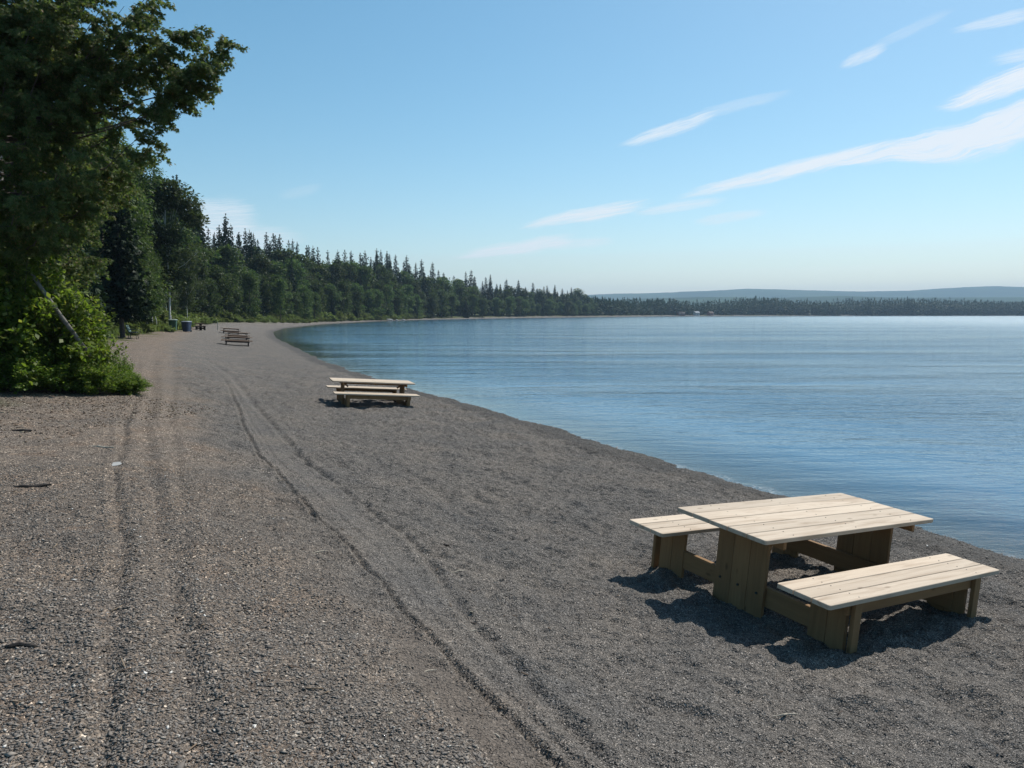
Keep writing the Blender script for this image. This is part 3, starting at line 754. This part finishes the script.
tg = [at(234, 52, 16.6), at(210, 38, 16.8), at(200, 80, 16.4), at(226, 68, 16.2), at(190, 42, 16.5), at(95, 12, 15.8), at(108, 4, 17.2), at(80, -12, 16.4), at(118, 22, 16.2), at(60, 15, 15.6), at(178, 14, 17), at(163, 44, 16.8), at(160, 82, 17.2), at(152, 112, 16.9), at(142, 66, 16.5), at(158, 20, 16.2), at(165, 148, 17), at(172, 2, 17), at(150, 60, 17), at(160, 132, 16.4),
      at(120, 170, 17), at(100, 200, 16.5), at(132, 185, 17.5), at(60, 215, 15.5), at(85, 150, 15), at(30, 195, 15), at(140, 20, 16), at(95, -5, 16.5), at(125, -20, 17), at(80, 30, 16), at(110, 45, 17.5), at(70, 0, 18), at(150, 25, 18), at(60, 70, 15.5), at(100, 85, 16), at(30, 60, 15.5), at(10, 110, 15.2), at(45, 130, 15.3), at(20, 20, 16), at(5, 165, 15.5), at(130, -60, 17), at(90, -60, 17)]
near_cedar('cedar_tree', (-12.4, 17.6, gz(-12.4, 17.6)), 12.5, tg, 170, 3, 'big cedar leaning over the left edge with branch reaching out against the sky', 74, 4.1, 3.0)
near_cedar('cedar_tree', (-15.2, 22.5, gz(-15.2, 22.5)), 13.0, [at(120, 190, 21), at(95, 230, 21), at(135, 150, 22), at(110, 250, 21)], 110, 5, 'second cedar behind the big leaning cedar, just above the bright shrubs', 46, 3.9, 1.2)

# leaning dead trunk
mb = MB(); p = [at(4, 222, 17.0), at(32, 270, 16.5), at(64, 318, 16.15), at(90, 356, 16.6)]
mb.tube([Vector(p[0]), Vector(p[1]) + Vector((0, 0, .04)), Vector(p[2]), Vector(p[3])], [.02, .035, .045, .05], 8)
o = mb.build('leaning_trunk', M['dead_bark'], None, True)
tag(o, 'bare grey dead trunk leaning left through the bright green shrubs', 'dead tree')

# ------------------------------------------------------------------ shrubs
def shrub_mesh(seed, h, r, shoots, per, lsz):
    rg = np.random.default_rng(seed); st = MB(); P = []; Dv = []; S = []
    for k in range(shoots):
        a = rg.random() * 6.283; el = math.asin(min(1, rg.random() ** .75 * 1.0)); kk = .75 + .4 * rg.random()
        e = np.array([math.cos(a) * math.cos(el) * r, math.sin(a) * math.cos(el) * r, .12 * h + math.sin(el) * h * .88]) * kk
        b = np.array([e[0] * .18, e[1] * .18, 0]); mid = b * .4 + e * .55 + np.array([0, 0, .14 * h * math.cos(el)])
        if k % 2 == 0: st.tube([b, mid, e], [.012, .008, .003], 4, cap=False)
        u = .25 + .75 * rg.random(per) ** .7
        c = ((1 - u) ** 2)[:, None] * b + (2 * u * (1 - u))[:, None] * mid + (u ** 2)[:, None] * e
        t = 2 * (1 - u)[:, None] * (mid - b) + 2 * u[:, None] * (e - mid); t /= np.linalg.norm(t, axis=1, keepdims=True)
        P.append(c + rg.normal(size=(per, 3)) * .075 * (h / 2)); Dv.append(t * .5 + rg.normal(size=(per, 3)) * .7 + np.array([0, 0, -.1])); S.append(lsz * (.6 + .8 * rg.random(per)))
    P = np.concatenate(P); Dv = np.concatenate(Dv); S = np.concatenate(S)
    P[:, 2] = np.maximum(P[:, 2], .03)
    V, F = instance(LEAF_V, LEAF_F, frames(Dv, rg, S, up=np.array([0, 0, 1.])), P)
    return st, V, F
sh_proto = []
for sd in (41, 42, 43):
    root = empty('leafy_shrub'); st, V, F = shrub_mesh(sd, 2.0, 1.25, 110, 130, .082)
    st.build('stems', M['bark'], root); mesh_np('foliage', V, F, M['shrub'], root); sh_proto.append([root, [False]])
SHR = [(-11.0, 16.6, 1.45, 'tallest bright green leafy shrub at the left edge below the cedar', 0, .95),
       (-10.2, 17.1, 1.1, 'bright green shrub right of the tallest one, crossed by the leaning trunk', 1, .8),
       (-9.95, 17.4, .68, 'rounded bright green shrub in the middle of the row beside the tracks', 2, .75),
       (-9.35, 17.8, .42, 'low bright green shrub at the right end of the row beside the tracks', 0, .8),
       (-9.35, 16.7, .42, 'low leafy shrub spilling onto the gravel before the leaning trunk', 1, 1.3),
       (-10.5, 16.0, .5, 'low dark leafy shrub at the foot of the tallest shrub', 2, 1.6),
       (-8.85, 17.3, .24, 'small straggly sprig of leaves lying out on the gravel by the tracks', 0, 1.5),
       (-13.4, 18.8, 1.45, 'shrub behind the row, under the lower limbs of the big cedar', 1, .9),
       (-13.2, 21.0, 1.15, 'shrub standing back behind the middle of the row', 2, 1.1),
       (-16.4, 27, .8, 'green shrub on the verge behind the low end of the row', 0, 1.3),
       (-19.4, 32, .8, 'green shrub on the verge in front of the dark cedars', 1, 1.4),
       (-12.6, 16.5, 1.6, 'leafy shrub against the trunk of the big cedar at the left edge', 0, 1.2)]
for x, y, s, lb, pk, wd in SHR:
    e = sh_proto[pk]; place(e[0], e[1], (x, y, gz(x, y) - .05), random.random() * 6.28, (s * wd, s), lb, 'shrub', None)

# far verge shrubs: bright low growth between forest and beach
vproto = []
for sd in (51, 52, 53):
    root = empty('verge_shrub'); st, V, F = shrub_mesh(sd, 2.0, 1.7, 60, 50, .26)
    st.build('stems', M['bark'], root); mesh_np('foliage', V, F, M['verge'], root); vproto.append([root, [False]])
nv = 0
for (y0, y1, step, txt, grp) in ((40, 78, 2.2, 'low shrub on the verge left of the waste bins', 'verge shrubs left of the bins'), (83, 135, 2.4, 'low light green shrub on the verge beyond the waste bins', 'verge shrubs beyond the bins'), (135, 260, 2.6, 'low light green shrub at the forest foot around the bay', 'verge shrubs around the bay'), (260, 430, 4.0, 'light green shrub at the forest foot of the far shore', 'verge shrubs of the far shore')):
    W = walk(FE, y0, y1)
    for r_ in range(2):
        pos = 0
        while pos < len(W):
            x, y, nx_, ny_ = W[int(pos)]; pos += step * random.uniform(.6, 1.5)
            if nv >= 296: break
            if y < 57: x += nx_ * 2.6; y += ny_ * 2.6
            off = random.uniform(-1.8, 1.2) + r_ * 2.0; x += nx_ * off; y += ny_ * off
            if math.hypot(x + 34.8, y - 77.5) < 2.4: continue
            e = vproto[random.randrange(3)]; s = random.uniform(.25, .6) if r_ == 0 else random.uniform(.5, 1.1)
            if y < 83: s *= .8
            if y > 260: s *= 1.6
            place(e[0], e[1], (x, y, gz(x, y) - .05), random.random() * 6.28, (s * 1.3, s), txt, 'shrub', grp); nv += 1

# grass tufts on the verge: stuff
def verge_grass():
    rg = np.random.default_rng(9); W = walk(FE, 30, 330); n = 26000
    W = np.array(W)
    k = (len(W) * rg.random(n) ** 1.6).astype(int)
    off = np.abs(rg.normal(size=n)) * 1.8 - .3
    x = W[k, 0] + W[k, 2] * off + rg.normal(size=n) * .4; y = W[k, 1] + W[k, 3] * off + rg.normal(size=n) * .6
    z = terrain(x, y)[0]; d = rg.normal(size=(n, 3)) * .35 + np.array([0, 0, 1.])
    s = (.16 + .3 * rg.random(n)) * (1 + y / 150)
    V, F = instance(LEAF_V * np.array([1, .35, 1]), LEAF_F, frames(d, rg, s), np.stack([x, y, z - .02], 1))
    tag(mesh_np('verge_grass', V, F, M['verge']), 'grass and weeds growing where the beach meets the forest', 'grass', kind='stuff')
verge_grass()

# ------------------------------------------------------------------ picnic tables
def rounded_board(mb, x0, x1, y0, y1, z0, z1, rl=None):
    """board lying flat; rl = +1/-1 rounds the corners on that y side"""
    r = .022; o = []
    def arc(cx, cy, a0):
        for k in range(5):
            a = a0 + k * math.pi / 8; o.append((cx + r * math.cos(a), cy + r * math.sin(a)))
    if rl == 1:
        o = [(x0, y0), (x1, y0)]; arc(x1 - r, y1 - r, 0); arc(x0 + r, y1 - r, math.pi / 2)
    elif rl == -1:
        arc(x0 + r, y0 + r, math.pi); arc(x1 - r, y0 + r, 1.5 * math.pi); o += [(x1, y1), (x0, y1)]
    else: o = [(x0, y0), (x1, y0), (x1, y1), (x0, y1)]
    # slightly eased top edge
    e = .004; cx = (x0 + x1) / 2; cy = (y0 + y1) / 2
    def shr(q): return [(x - e * (1 if x > cx else -1), y - e * (1 if y > cy else -1)) for x, y in q]
    n = len(o); a = o; b = shr(o)
    v = [(x, y, z0) for x, y in a] + [(x, y, z1 - e) for x, y in a] + [(x, y, z1) for x, y in b]
    f = [tuple(range(n - 1, -1, -1)), tuple(range(2 * n, 3 * n))]
    for k in range(2):
        f += [(k * n + i, k * n + (i + 1) % n, (k + 1) * n + (i + 1) % n, (k + 1) * n + i) for i in range(n)]
    mb.add(v, f)
def screws(mb, xs, ys, z):
    for x in xs:
        for y in ys: mb.tube([(x, y, z - .004), (x, y, z + .0012)], .0055, 6)
def screws_x(mb, x, ys, zs, sx):
    for y in ys:
        for z in zs: mb.tube([(x - sx * .015, y, z), (x + sx * .031, y, z)], .012, 6)
def make_table(top, leg, legy, beam):
    root = empty('picnic_table')
    L, Wd, Lb, Wb, off, zt, zb = 2.46, 1.09, 2.49, .52, .95, .75, .44
    rg = random.Random(4)
    mb = MB(); nb = 5; bw = Wd / nb
    for k in range(nb):
        y0 = -Wd / 2 + k * bw + .005; y1 = y0 + bw - .010; j = rg.uniform(-.004, .004)
        rounded_board(mb, -L / 2 - .07 + j, L / 2 + j, y0, y1, zt - .038, zt + rg.uniform(-.0015, .0015), -1 if k == 0 else (1 if k == nb - 1 else None))
    mb.build('tabletop', top, root)
    ys = [-Wd / 2 + (k + q) * bw for k in range(nb) for q in (.25, .75)]
    sc = MB(); screws(sc, [-L / 2 + .34, 0, L / 2 - .34], ys, zt + .001); sc.build('screw_heads', M['dark_metal'], root)
    xin = L / 2 - .30
    for sx in (-1, 1):
        p = MB()
        for k in range(3):
            w = .195; p.box((sx * xin, (k - 1) * (w + .002), (zt - .16) / 2 - .02), (.040 + .002 * k, w, zt + .08), bev=.004)
        p.build('leg_panel', leg, root)
        p = MB(); screws_x(p, sx * xin, (-.22, 0, .22), (.13, .60), sx); p.build('bolt_heads', M['dark_metal'], root)
        c = MB(); c.box((sx * (xin + .043), 0, zt - .040 - .045), (.04, Wd - .12, .088), bev=.004); c.build('cleat', legy, root)
        rn = MB(); rn.box((sx * (xin - .046), 0, .11), (.050, 2 * off + .10, .18), bev=.004); rn.build('runner', legy, root)
        # angled brace below the top
        d = MB(); d.box((sx * (xin - .10), 0, zt - .16), (.17, .045, .05), Matrix.Rotation(sx * -R(40), 3, 'Y'), bev=.003); d.build('brace', beam, root)
    m_ = MB(); m_.box((0, 0, zt - .040 - .046), (2 * xin - .14, .04, .09), bev=.004); m_.build('top_beam', beam, root)
    m_ = MB(); m_.box((0, .075, zt - .044 - .03), (.09, Wd - .16, .06), bev=.004); m_.build('cross_batten', legy, root)
    for sy in (-1, 1):
        b = MB(); n3 = 3; w = Wb / n3
        for k in range(n3):
            y0 = sy * off - Wb / 2 + k * w + .005; y1 = y0 + w - .010
            rounded_board(b, -Lb / 2 - .06, Lb / 2, y0, y1, zb - .038, zb + rg.uniform(-.0015, .0015), -1 if k == 0 else (1 if k == n3 - 1 else None))
        b.build('bench_seat', top, root)
        s2 = MB(); screws(s2, [-Lb / 2 + .36, Lb / 2 - .36], [sy * off - Wb / 2 + (k + q) * w for k in range(n3) for q in (.25, .75)], zb + .001); s2.build('screw_heads', M['dark_metal'], root)
        for sx in (-1, 1):
            xb = sx * (xin - .03)
            q = MB(); q.box((xb, sy * (off - .105), (zb - .14) / 2), (.04, .17, zb + .06), bev=.004); q.box((xb, sy * (off + .068), (zb - .14) / 2), (.043, .17, zb + .06), bev=.004)
            q.build('bench_leg', leg, root)
            q = MB(); q.box((xb + sx * .002, sy * (off + .222), (zb - .18) / 2), (.09, .040, zb + .10), bev=.004); q.build('leg_cleat', leg, root)
        q = MB(); q.box((0, sy * (off + .179), zb - .040 - .058), (2 * xin + .10, .038, .112), bev=.004); q.build('bench_beam', beam, root)
    return root
def put_table(t, x, y, z, yaw, tx, ty):
    c, s = math.cos(R(yaw)), math.sin(R(yaw))
    u = Vector((c, s, tx)).normalized(); v = Vector((-s, c, ty)); v = (v - u * v.dot(u)).normalized(); w = u.cross(v)
    t.matrix_world = Matrix.Translation((x, y, z)) @ Matrix((u, v, w)).transposed().to_4x4()
t1 = make_table(M['pale_wood'], M['treated_wood'], M['treated_wood_y'], M['treated_wood_x'])
put_table(t1, 2.92, 7.32, CAMZ - 2.72, 31.1, -.068, .045)
tag(t1, 'large new picnic table with pale plank top in the foreground by the water', 'picnic table', 'picnic tables along the beach')
t2 = copy_tree(t1)
put_table(t2, -4.4, 23.4, gz(-4.4, 23.4) - .02, 20, -.067, .01)
tag(t2, 'pale plank picnic table second from the camera, half way along the shore', 'picnic table', 'picnic tables along the beach')
t3 = make_table(M['old_top'], M['old_leg'], M['old_leg'], M['old_leg'])
for k, (x, y, yw, lb) in enumerate([(-23.8, 65, 20, 'nearest of the three weathered brown picnic tables in the distance'), (-29.6, 81, 21, 'middle one of the three brown picnic tables in the distance'), (-37.4, 100, 19, 'farthest of the three brown picnic tables near the bay head')]):
    t = t3 if k == 0 else copy_tree(t3)
    put_table(t, x, y, gz(x, y) + .0, yw, -.06, 0)
    tag(t, lb, 'picnic table', 'picnic tables along the beach')
t = copy_tree(t3); put_table(t, -39.6, 93.5, gz(-39.6, 93.5), 50, 0, 0)
tag(t, 'picnic table in the shade at the forest edge right of the waste bins', 'picnic table', 'picnic tables along the beach')

# ------------------------------------------------------------------ waste bins, bench, posts
def bin_(x, y, rz, body, lid, label, h=1.12, w=.62):
    root = empty('waste_bin', (x, y, gz(x, y)), rz); tag(root, label, 'waste bin', 'waste bins at the forest edge')
    m_ = MB(); n = 20
    def ring(z, sx, sy, k=4.0):
        o = []
        for i_ in range(n):
            a = 2 * math.pi * i_ / n; ca, sa = math.cos(a), math.sin(a)
            o.append((math.copysign(abs(ca) ** (2 / k), ca) * sx, math.copysign(abs(sa) ** (2 / k), sa) * sy, z))
        return o
    rings = [ring(.06, w * .38, w * .42), ring(.09, w * .40, w * .44), ring(h * .55, w * .46, w * .50), ring(h * .86, w * .50, w * .56), ring(h * .861, w * .54, w * .60), ring(h * .91, w * .54, w * .60)]
    v = [p for r_ in rings for p in r_]; f = [tuple(range(n - 1, -1, -1)), tuple((len(rings) - 1) * n + i_ for i_ in range(n))]
    for k in range(len(rings) - 1): f += [(k * n + i_, k * n + (i_ + 1) % n, (k + 1) * n + (i_ + 1) % n, (k + 1) * n + i_) for i_ in range(n)]
    m_.add(v, f); m_.build('body', body, root)
    m_ = MB(); rings = [ring(h * .913, w * .56, w * .62), ring(h * .94, w * .56, w * .62), ring(h * .985, w * .46, w * .5), ring(h, w * .3, w * .34)]
    v = [p for r_ in rings for p in r_]; f = [tuple(range(n - 1, -1, -1)), tuple(3 * n + i_ for i_ in range(n))]
    for k in range(3): f += [(k * n + i_, k * n + (i_ + 1) % n, (k + 1) * n + (i_ + 1) % n, (k + 1) * n + i_) for i_ in range(n)]
    m_.add(v, f); m_.build('lid', lid, root)
    for s in (-1, 1):
        m_ = MB(); m_.tube([(s * .27, .30, .11), (s * .34, .30, .11)], .11, 14); m_.build('wheel', M['black'], root)
    m_ = MB(); m_.tube([(-.2, .38, h * .87), (-.2, .45, h * .9), (.2, .45, h * .9), (.2, .38, h * .87)], .014, 6); m_.build('handle', lid, root)
bin_(-35.6, 79.0, .25, M['green_plastic'], M['pale_green_plastic'], 'dark green waste bin with faded pale lid at the forest edge', 1.2, .80)
bin_(-34.0, 78.6, -.15, M['blue_plastic'], M['grey_blue_plastic'], 'dark blue waste bin right beside the green one', 1.15, .80)

def park_bench(x, y, rz):
    root = empty('park_bench', (x, y, gz(x, y)), rz); tag(root, 'dark park bench seen end-on at the right of the bright green shrubs', 'bench')
    for s in (-1, 1):
        f = MB(); X_ = s * .7
        f.tube([(X_, -.30, -.05), (X_, -.27, .42), (X_, .16, .40), (X_, .24, -.05)], .028, 8); f.build('end_frame', M['dark_metal'], root)
        f = MB(); f.tube([(X_, .16, .38), (X_, .34, .92)], .026, 8); f.build('back_post', M['dark_metal'], root)
        f = MB(); f.tube([(X_, -.27, .42), (X_, -.29, .64), (X_, .24, .64)], .024, 8); f.build('armrest', M['dark_metal'], root)
    f = MB()
    for k in range(4): f.box((0, -.24 + .12 * k, .445), (1.6, .10, .035), bev=.005)
    f.build('seat', M['dark_metal'], root)
    f = MB()
    for k in range(4): f.box((0, .17 + .045 * k, .53 + .12 * k), (1.6, .03, .10), Matrix.Rotation(R(-17), 3, 'X'), bev=.005)
    f.build('backrest', M['teal_slat'], root)
park_bench(-26.0, 51.5, R(112))
def post(x, y, h, lb):
    m_ = MB(); m_.tube([(0, 0, -.2), (0, 0, h - .02), (0, 0, h)], [.05, .05, .03], 8); o = m_.build('wooden_post', M['post_wood'])
    o.location = (x, y, gz(x, y)); tag(o, lb, 'post', 'posts at the forest edge')
post(-41.5, 106, 1.2, 'short pale post at the grass edge behind the brown tables')
post(-38.9, 86, 1.5, 'pale post standing in the shade behind the blue waste bin')

# ------------------------------------------------------------------ driftwood and stones
def stick(px_, py_, L, r, ang, mat, label, bend=.1, n=5, grp=None):
    rg = random.Random(label); z = gz(px_, py_); pts = []; rad = []
    for k in range(n + 1):
        t = k / n - .5; pts.append((t * L, bend * L * math.sin(t * 3.1) + rg.gauss(0, r * .6), r * .6 + rg.gauss(0, r * .25))); rad.append(r * (1 - abs(t) * 1.1) * rg.uniform(.8, 1.15) + r * .15)
    m_ = MB(); m_.tube(pts, rad, 7); o = m_.build('driftwood_stick', mat); o.location = (px_, py_, z); o.rotation_euler = (0, 0, R(ang))
    tag(o, label, 'driftwood', grp)
stick(-2.66, 3.91, .17, .013, -18, M['dark_drift'], 'black curved stick on the gravel near the bottom left corner')
stick(-4.92, 7.57, .32, .018, 8, M['dark_drift'], 'dark stick on the gravel at the left edge, above the black curved one')
stick(-7.29, 11.05, .30, .022, -8, M['dark_drift'], 'dark stick at the left edge nearest the green shrubs', .05)
stick(-.70, 7.67, .085, .014, -5, M['dark_drift'], 'dark chip of wood on the gravel right of the wheel tracks', .02)
stick(-.51, 6.79, .19, .007, 14, M['drift'], 'pale thin twig lying across the right wheel track')
stick(-.30, 5.21, .10, .006, 0, M['drift'], 'short pale twig between the two right wheel ruts', .02)
stick(-.08, 3.68, .055, .005, -40, M['drift'], 'tiny pale stick on the smooth track at the bottom centre', .02)
stick(-.52, 4.36, .13, .005, 5, M['drift'], 'straw coloured twig beside the smooth track, left of it', .2)
stick(1.72, 4.50, .16, .006, 2, M['drift'], 'pale twig on open gravel left of the near table shadow', .05)
stick(2.05, 3.95, .13, .005, -38, M['drift'], 'thin pale twig on the gravel below the foreground picnic table', .05)
stick(-1.75, 6.6, .16, .006, 25, M['drift'], 'pale twig on coarse gravel left of the right wheel ruts', .1)
stick(-5.6, 10.1, .45, .014, -30, M['drift'], 'bleached branch piece on the littered gravel near the flat stone', .08)
def rock(x, y, s, label, mat, cat='stone', grp=None, name='stone', flat=.5):
    rg = random.Random(label); import bmesh
    bm = bmesh.new(); bmesh.ops.create_icosphere(bm, subdivisions=2, radius=1)
    for v in bm.verts:
        k = 1 + .22 * math.sin(v.co.x * 3.1 + len(label)) * math.cos(v.co.y * 2.7) + rg.uniform(-.09, .09); v.co *= k
        v.co.x *= s[0]; v.co.y *= s[1]; v.co.z *= s[2]
    me = bpy.data.meshes.new(name); bm.to_mesh(me); bm.free(); me.materials.append(mat)
    o = link(bpy.data.objects.new(name, me)); o.location = (x, y, gz(x, y) + s[2] * .15); tag(o, label, cat, grp)
rock(-4.98, 9.27, (.10, .13, .012), 'flat pale grey stone in the gravel beside the left wheel track', M['stone'])
rock(-56.2, 343, (1.6, 1.1, .7), 'larger dark boulder at the waterline of the far curving shore', M['stone'], 'boulder', 'boulders on the far shore', 'boulder')
rock(-52.3, 362, (1.0, .9, .5), 'smaller pale boulder at the far waterline, right of the larger one', M['stone'], 'boulder', 'boulders on the far shore', 'boulder')
rock(-53.6, 350, (.8, .8, .45), 'smallest boulder between the two others on the far waterline', M['stone'], 'boulder', 'boulders on the far shore', 'boulder')

# ------------------------------------------------------------------ houses on the far shore
def house(x, y, z, rz, w, d, h, rh, wall, roof, label, nwin):
    root = empty('lake_house', (x, y, z), rz); tag(root, label, 'house', 'houses on the far shore')
    m_ = MB(); m_.box((0, 0, h / 2 - .5), (w, d, h + 1)); v = [(-w / 2, -d / 2, h), (-w / 2, d / 2, h), (-w / 2, 0, h + rh - .1), (w / 2, -d / 2, h), (w / 2, d / 2, h), (w / 2, 0, h + rh - .1)]
    m_.add(v, [(0, 1, 2), (3, 5, 4)]); m_.build('wall', wall, root)
    m_ = MB(); ov = .5
    for s in (-1, 1):
        a_ = math.atan2(rh, d / 2); L_ = math.hypot(rh, d / 2) + ov
        m_.box((0, s * (d / 4 + ov * .5 * math.cos(a_)), h + rh / 2 - ov * .5 * math.sin(a_) + .08), (w + 2 * ov, L_, .14), Matrix.Rotation(-s * a_, 3, 'X'))
    rf = m_.build('roof', roof, root)
    m_ = MB(); m_.box((w * .25, d * .15, h + rh), (.7, .7, 1.6)); m_.build('chimney', M['grey_roof'], rf)
    for k in range(nwin):
        xx = -w / 2 + (k + .5) * w / nwin
        if k == nwin // 2:
            q = MB(); q.box((xx, -d / 2 - .04, 1.05), (1.0, .08, 2.1)); q.build('door', M['grey_roof'], root); continue
        fr = MB(); fr.box((xx, -d / 2 - .03, h * .55), (1.5, .06, 1.4)); wf = fr.build('window', M['white_siding'], root)
        pn = MB(); pn.box((xx, -d / 2 - .07, h * .55), (1.25, .03, 1.15)); pn.build('pane', M['window_glass'], wf)
hx, hy = 697, 1275
house(260.9, 1066, 1.2, .45, 7, 6, 3.6, 2.0, M['white_siding'], M['pale_roof'], 'white lake house with pale roof, right-hand one on the far shore', 5)
house(234.8, 1048, 1.2, .3, 10, 6, 3.0, 2.2, M['red_siding'], M['grey_roof'], 'low lake house with dull red walls, left of the white one', 5)
house(285.8, 1085.5, 1.2, .6, 8, 6, 3.2, 2.2, M['red_siding'], M['grey_roof'], 'small red lake house with grey roof, close right of the white one', 3)

# ------------------------------------------------------------------ world, sun, haze, camera
SUN_EL, SUN_AZ = 51.0, 40.0      # azimuth clockwise from +Y
world = bpy.data.worlds.new('World'); scn.world = world; world.use_nodes = True
nt = world.node_tree; nt.nodes.clear(); T = NT(nt)
sky = T.n('TexSky', sky_type='NISHITA', sun_disc=False, sun_elevation=R(SUN_EL), sun_rotation=R(SUN_AZ), altitude=100, air_density=1.0, dust_density=.6, ozone_density=1.3)
tc = T.n('TexCoord'); sp = T.n('SeparateXYZ', ins={0: T.n('VectorMath', operation='NORMALIZE', ins={0: tc.outputs['Generated']}).outputs[0]})
az = T.math('ARCTAN2', sp.outputs[0], sp.outputs[1]); el = T.math('ARCSINE', sp.outputs[2])
def azel(px, py):
    c, s = math.cos(PITCH), math.sin(PITCH); a = (px - 512) / FPX; b = (384 - py) / FPX
    y = c + b * s; z = -s + b * c; return math.atan2(a, y), math.atan2(z, math.hypot(a, y))
nzw = T.n('TexNoise', ins={'Vector': T.n('CombineXYZ', ins={0: T.math('MULTIPLY', az, 9.0), 1: T.math('MULTIPLY', el, 16.0), 2: 0.0}).outputs[0], 'Scale': 1.0, 'Detail': 4.0})
def streak(x0, y0, x1, y1, w, dens, seed, taper=.6, ext=1.0):
    (a0, e0), (a1, e1) = azel(x0, y0), azel(x1, y1)
    ca, ce = (a0 + a1) / 2, (e0 + e1) / 2; L = math.hypot(a1 - a0, e1 - e0) / 2 * ext; th = math.atan2(e1 - e0, a1 - a0)
    w = w / FPX / 2
    da = T.math('SUBTRACT', az, ca); de = T.math('SUBTRACT', el, ce)
    u = T.math('ADD', T.math('MULTIPLY', da, math.cos(th)), T.math('MULTIPLY', de, math.sin(th)))
    v = T.math('SUBTRACT', T.math('MULTIPLY', de, math.cos(th)), T.math('MULTIPLY', da, math.sin(th)))
    v = T.math('ADD', v, T.math('MULTIPLY', T.math('SUBTRACT', nzw.outputs[0], .5), w * 1.3))
    un = T.math('DIVIDE', u, L); vn = T.math('DIVIDE', v, w)
    # narrower at the left end
    wid = T.math('ADD', 1 - taper * .5, T.math('MULTIPLY', un, taper * .5))
    vn = T.math('DIVIDE', vn, T.math('MAXIMUM', wid, .15))
    r2 = T.math('ADD', T.math('POWER', T.math('ABSOLUTE', un), 2.6), T.math('MULTIPLY', vn, vn))
    m_ = T.maprange(r2, 1.3, .0, 0, 1, True)
    sv = T.n('CombineXYZ', ins={0: T.math('MULTIPLY', un, 1.1 + 9 * L), 1: T.math('MULTIPLY', v, 520.0), 2: float(seed)})
    s = T.n('TexNoise', ins={'Vector': sv.outputs[0], 'Scale': 1.0, 'Detail': 7.0, 'Roughness': .68, 'Distortion': .8})
    m_ = T.math('MULTIPLY', T.maprange(T.math('ADD', m_, T.math('MULTIPLY', T.math('SUBTRACT', s.outputs[0], .5), 1.9)), .12, 1.6, 0, 1, True), T.maprange(m_, 0, .25))
    return T.math('MULTIPLY', m_, dens)
CL = [(800, 172, 1150, 94, 54, 1.5, 1, .85), (668, 201, 890, 142, 18, 1.1, 2, .2), (770, 176, 910, 136, 10, .8, 21, 0), (515, 228, 655, 201, 23, 1.15, 3, .5), (448, 258, 582, 237, 20, 1.1, 4, .4), (540, 246, 618, 242, 14, .55, 5, .2),
      (616, 145, 720, 114, 19, .9, 6, .4), (685, 120, 795, 90, 13, .35, 7, 0), (836, 67, 890, 45, 13, .7, 8, 0), (868, 49, 958, 8, 11, .25, 18, 0), (930, 109, 1100, 54, 34, 1.25, 9, .5), (948, 33, 1050, 8, 15, .65, 10, .3),
      (630, 214, 730, 199, 11, .7, 11, 0), (690, 222, 770, 212, 12, .6, 12, 0), (165, 224, 262, 213, 40, .8, 13, 0), (276, 197, 325, 186, 12, .2, 14, 0), (986, 62, 1110, 38, 15, .6, 16, 0), (150, 247, 310, 234, 34, .8, 17, 0)]
acc = None
for c in CL:
    s = streak(*c); acc = s if acc is None else T.math('ADD', acc, s)
acc = T.math('MINIMUM', acc, .85)
cloudcol = T.mix(1.0, (6.9, 7.1, 7.4), (1, 1, 1), 'MULTIPLY')
skyc = T.n('HueSaturation', ins={'Color': sky.outputs[0], 'Saturation': 1.24, 'Hue': .480, 'Value': .93})
mixc = T.mix(acc, skyc.outputs[0], cloudcol)
bg = T.n('Background', ins={'Color': mixc, 'Strength': .125})
wo = T.n('OutputWorld'); T.link(bg.outputs[0], wo.inputs[0])

sun = bpy.data.lights.new('sun', 'SUN'); sun.energy = 5.0; sun.angle = R(.55); sun.color = (1.0, .955, .88)
so = bpy.data.objects.new('sun', sun); link(so)
sd = Vector((math.sin(R(SUN_AZ)) * math.cos(R(SUN_EL)), math.cos(R(SUN_AZ)) * math.cos(R(SUN_EL)), math.sin(R(SUN_EL))))
so.rotation_euler = sd.to_track_quat('Z', 'Y').to_euler(); so.location = sd * 50

mb = MB(); mb.box((0, 0, 145), (17800, 17800, 330))
m, nt, out = new_mat('haze_air'); T = NT(nt)
vol = T.n('VolumePrincipled', ins={'Color': (.54, .77, 1.0, 1), 'Density': .000135, 'Anisotropy': .1})
T.link(vol.outputs[0], out.inputs['Volume'])
hz = mb.build('haze', m); tag(hz, 'thin blue air haze over the lake and the far hills', 'haze', kind='stuff')

cam = bpy.data.cameras.new('camera'); co = bpy.data.objects.new('camera', cam); link(co)
cam.sensor_width = 36; cam.lens = 36 * FPX / 1024; cam.clip_start = .05; cam.clip_end = 30000
co.location = (0, 0, CAMZ); co.rotation_euler = (math.pi / 2 - PITCH, 0, 0)
scn.camera = co
scn.view_settings.view_transform = 'Standard'; scn.view_settings.look = 'None'; scn.view_settings.gamma = 1; scn.view_settings.exposure = .13
scn.view_settings.use_curve_mapping = False
scn.render.engine = 'CYCLES'
scn.cycles.use_denoising = True
scn.cycles.max_bounces = 5; scn.cycles.diffuse_bounces = 3; scn.cycles.glossy_bounces = 2; scn.cycles.transparent_max_bounces = 8; scn.cycles.volume_bounces = 0
scn.cycles.caustics_reflective = False; scn.cycles.caustics_refractive = False
scn.cycles.sample_clamp_indirect = 3
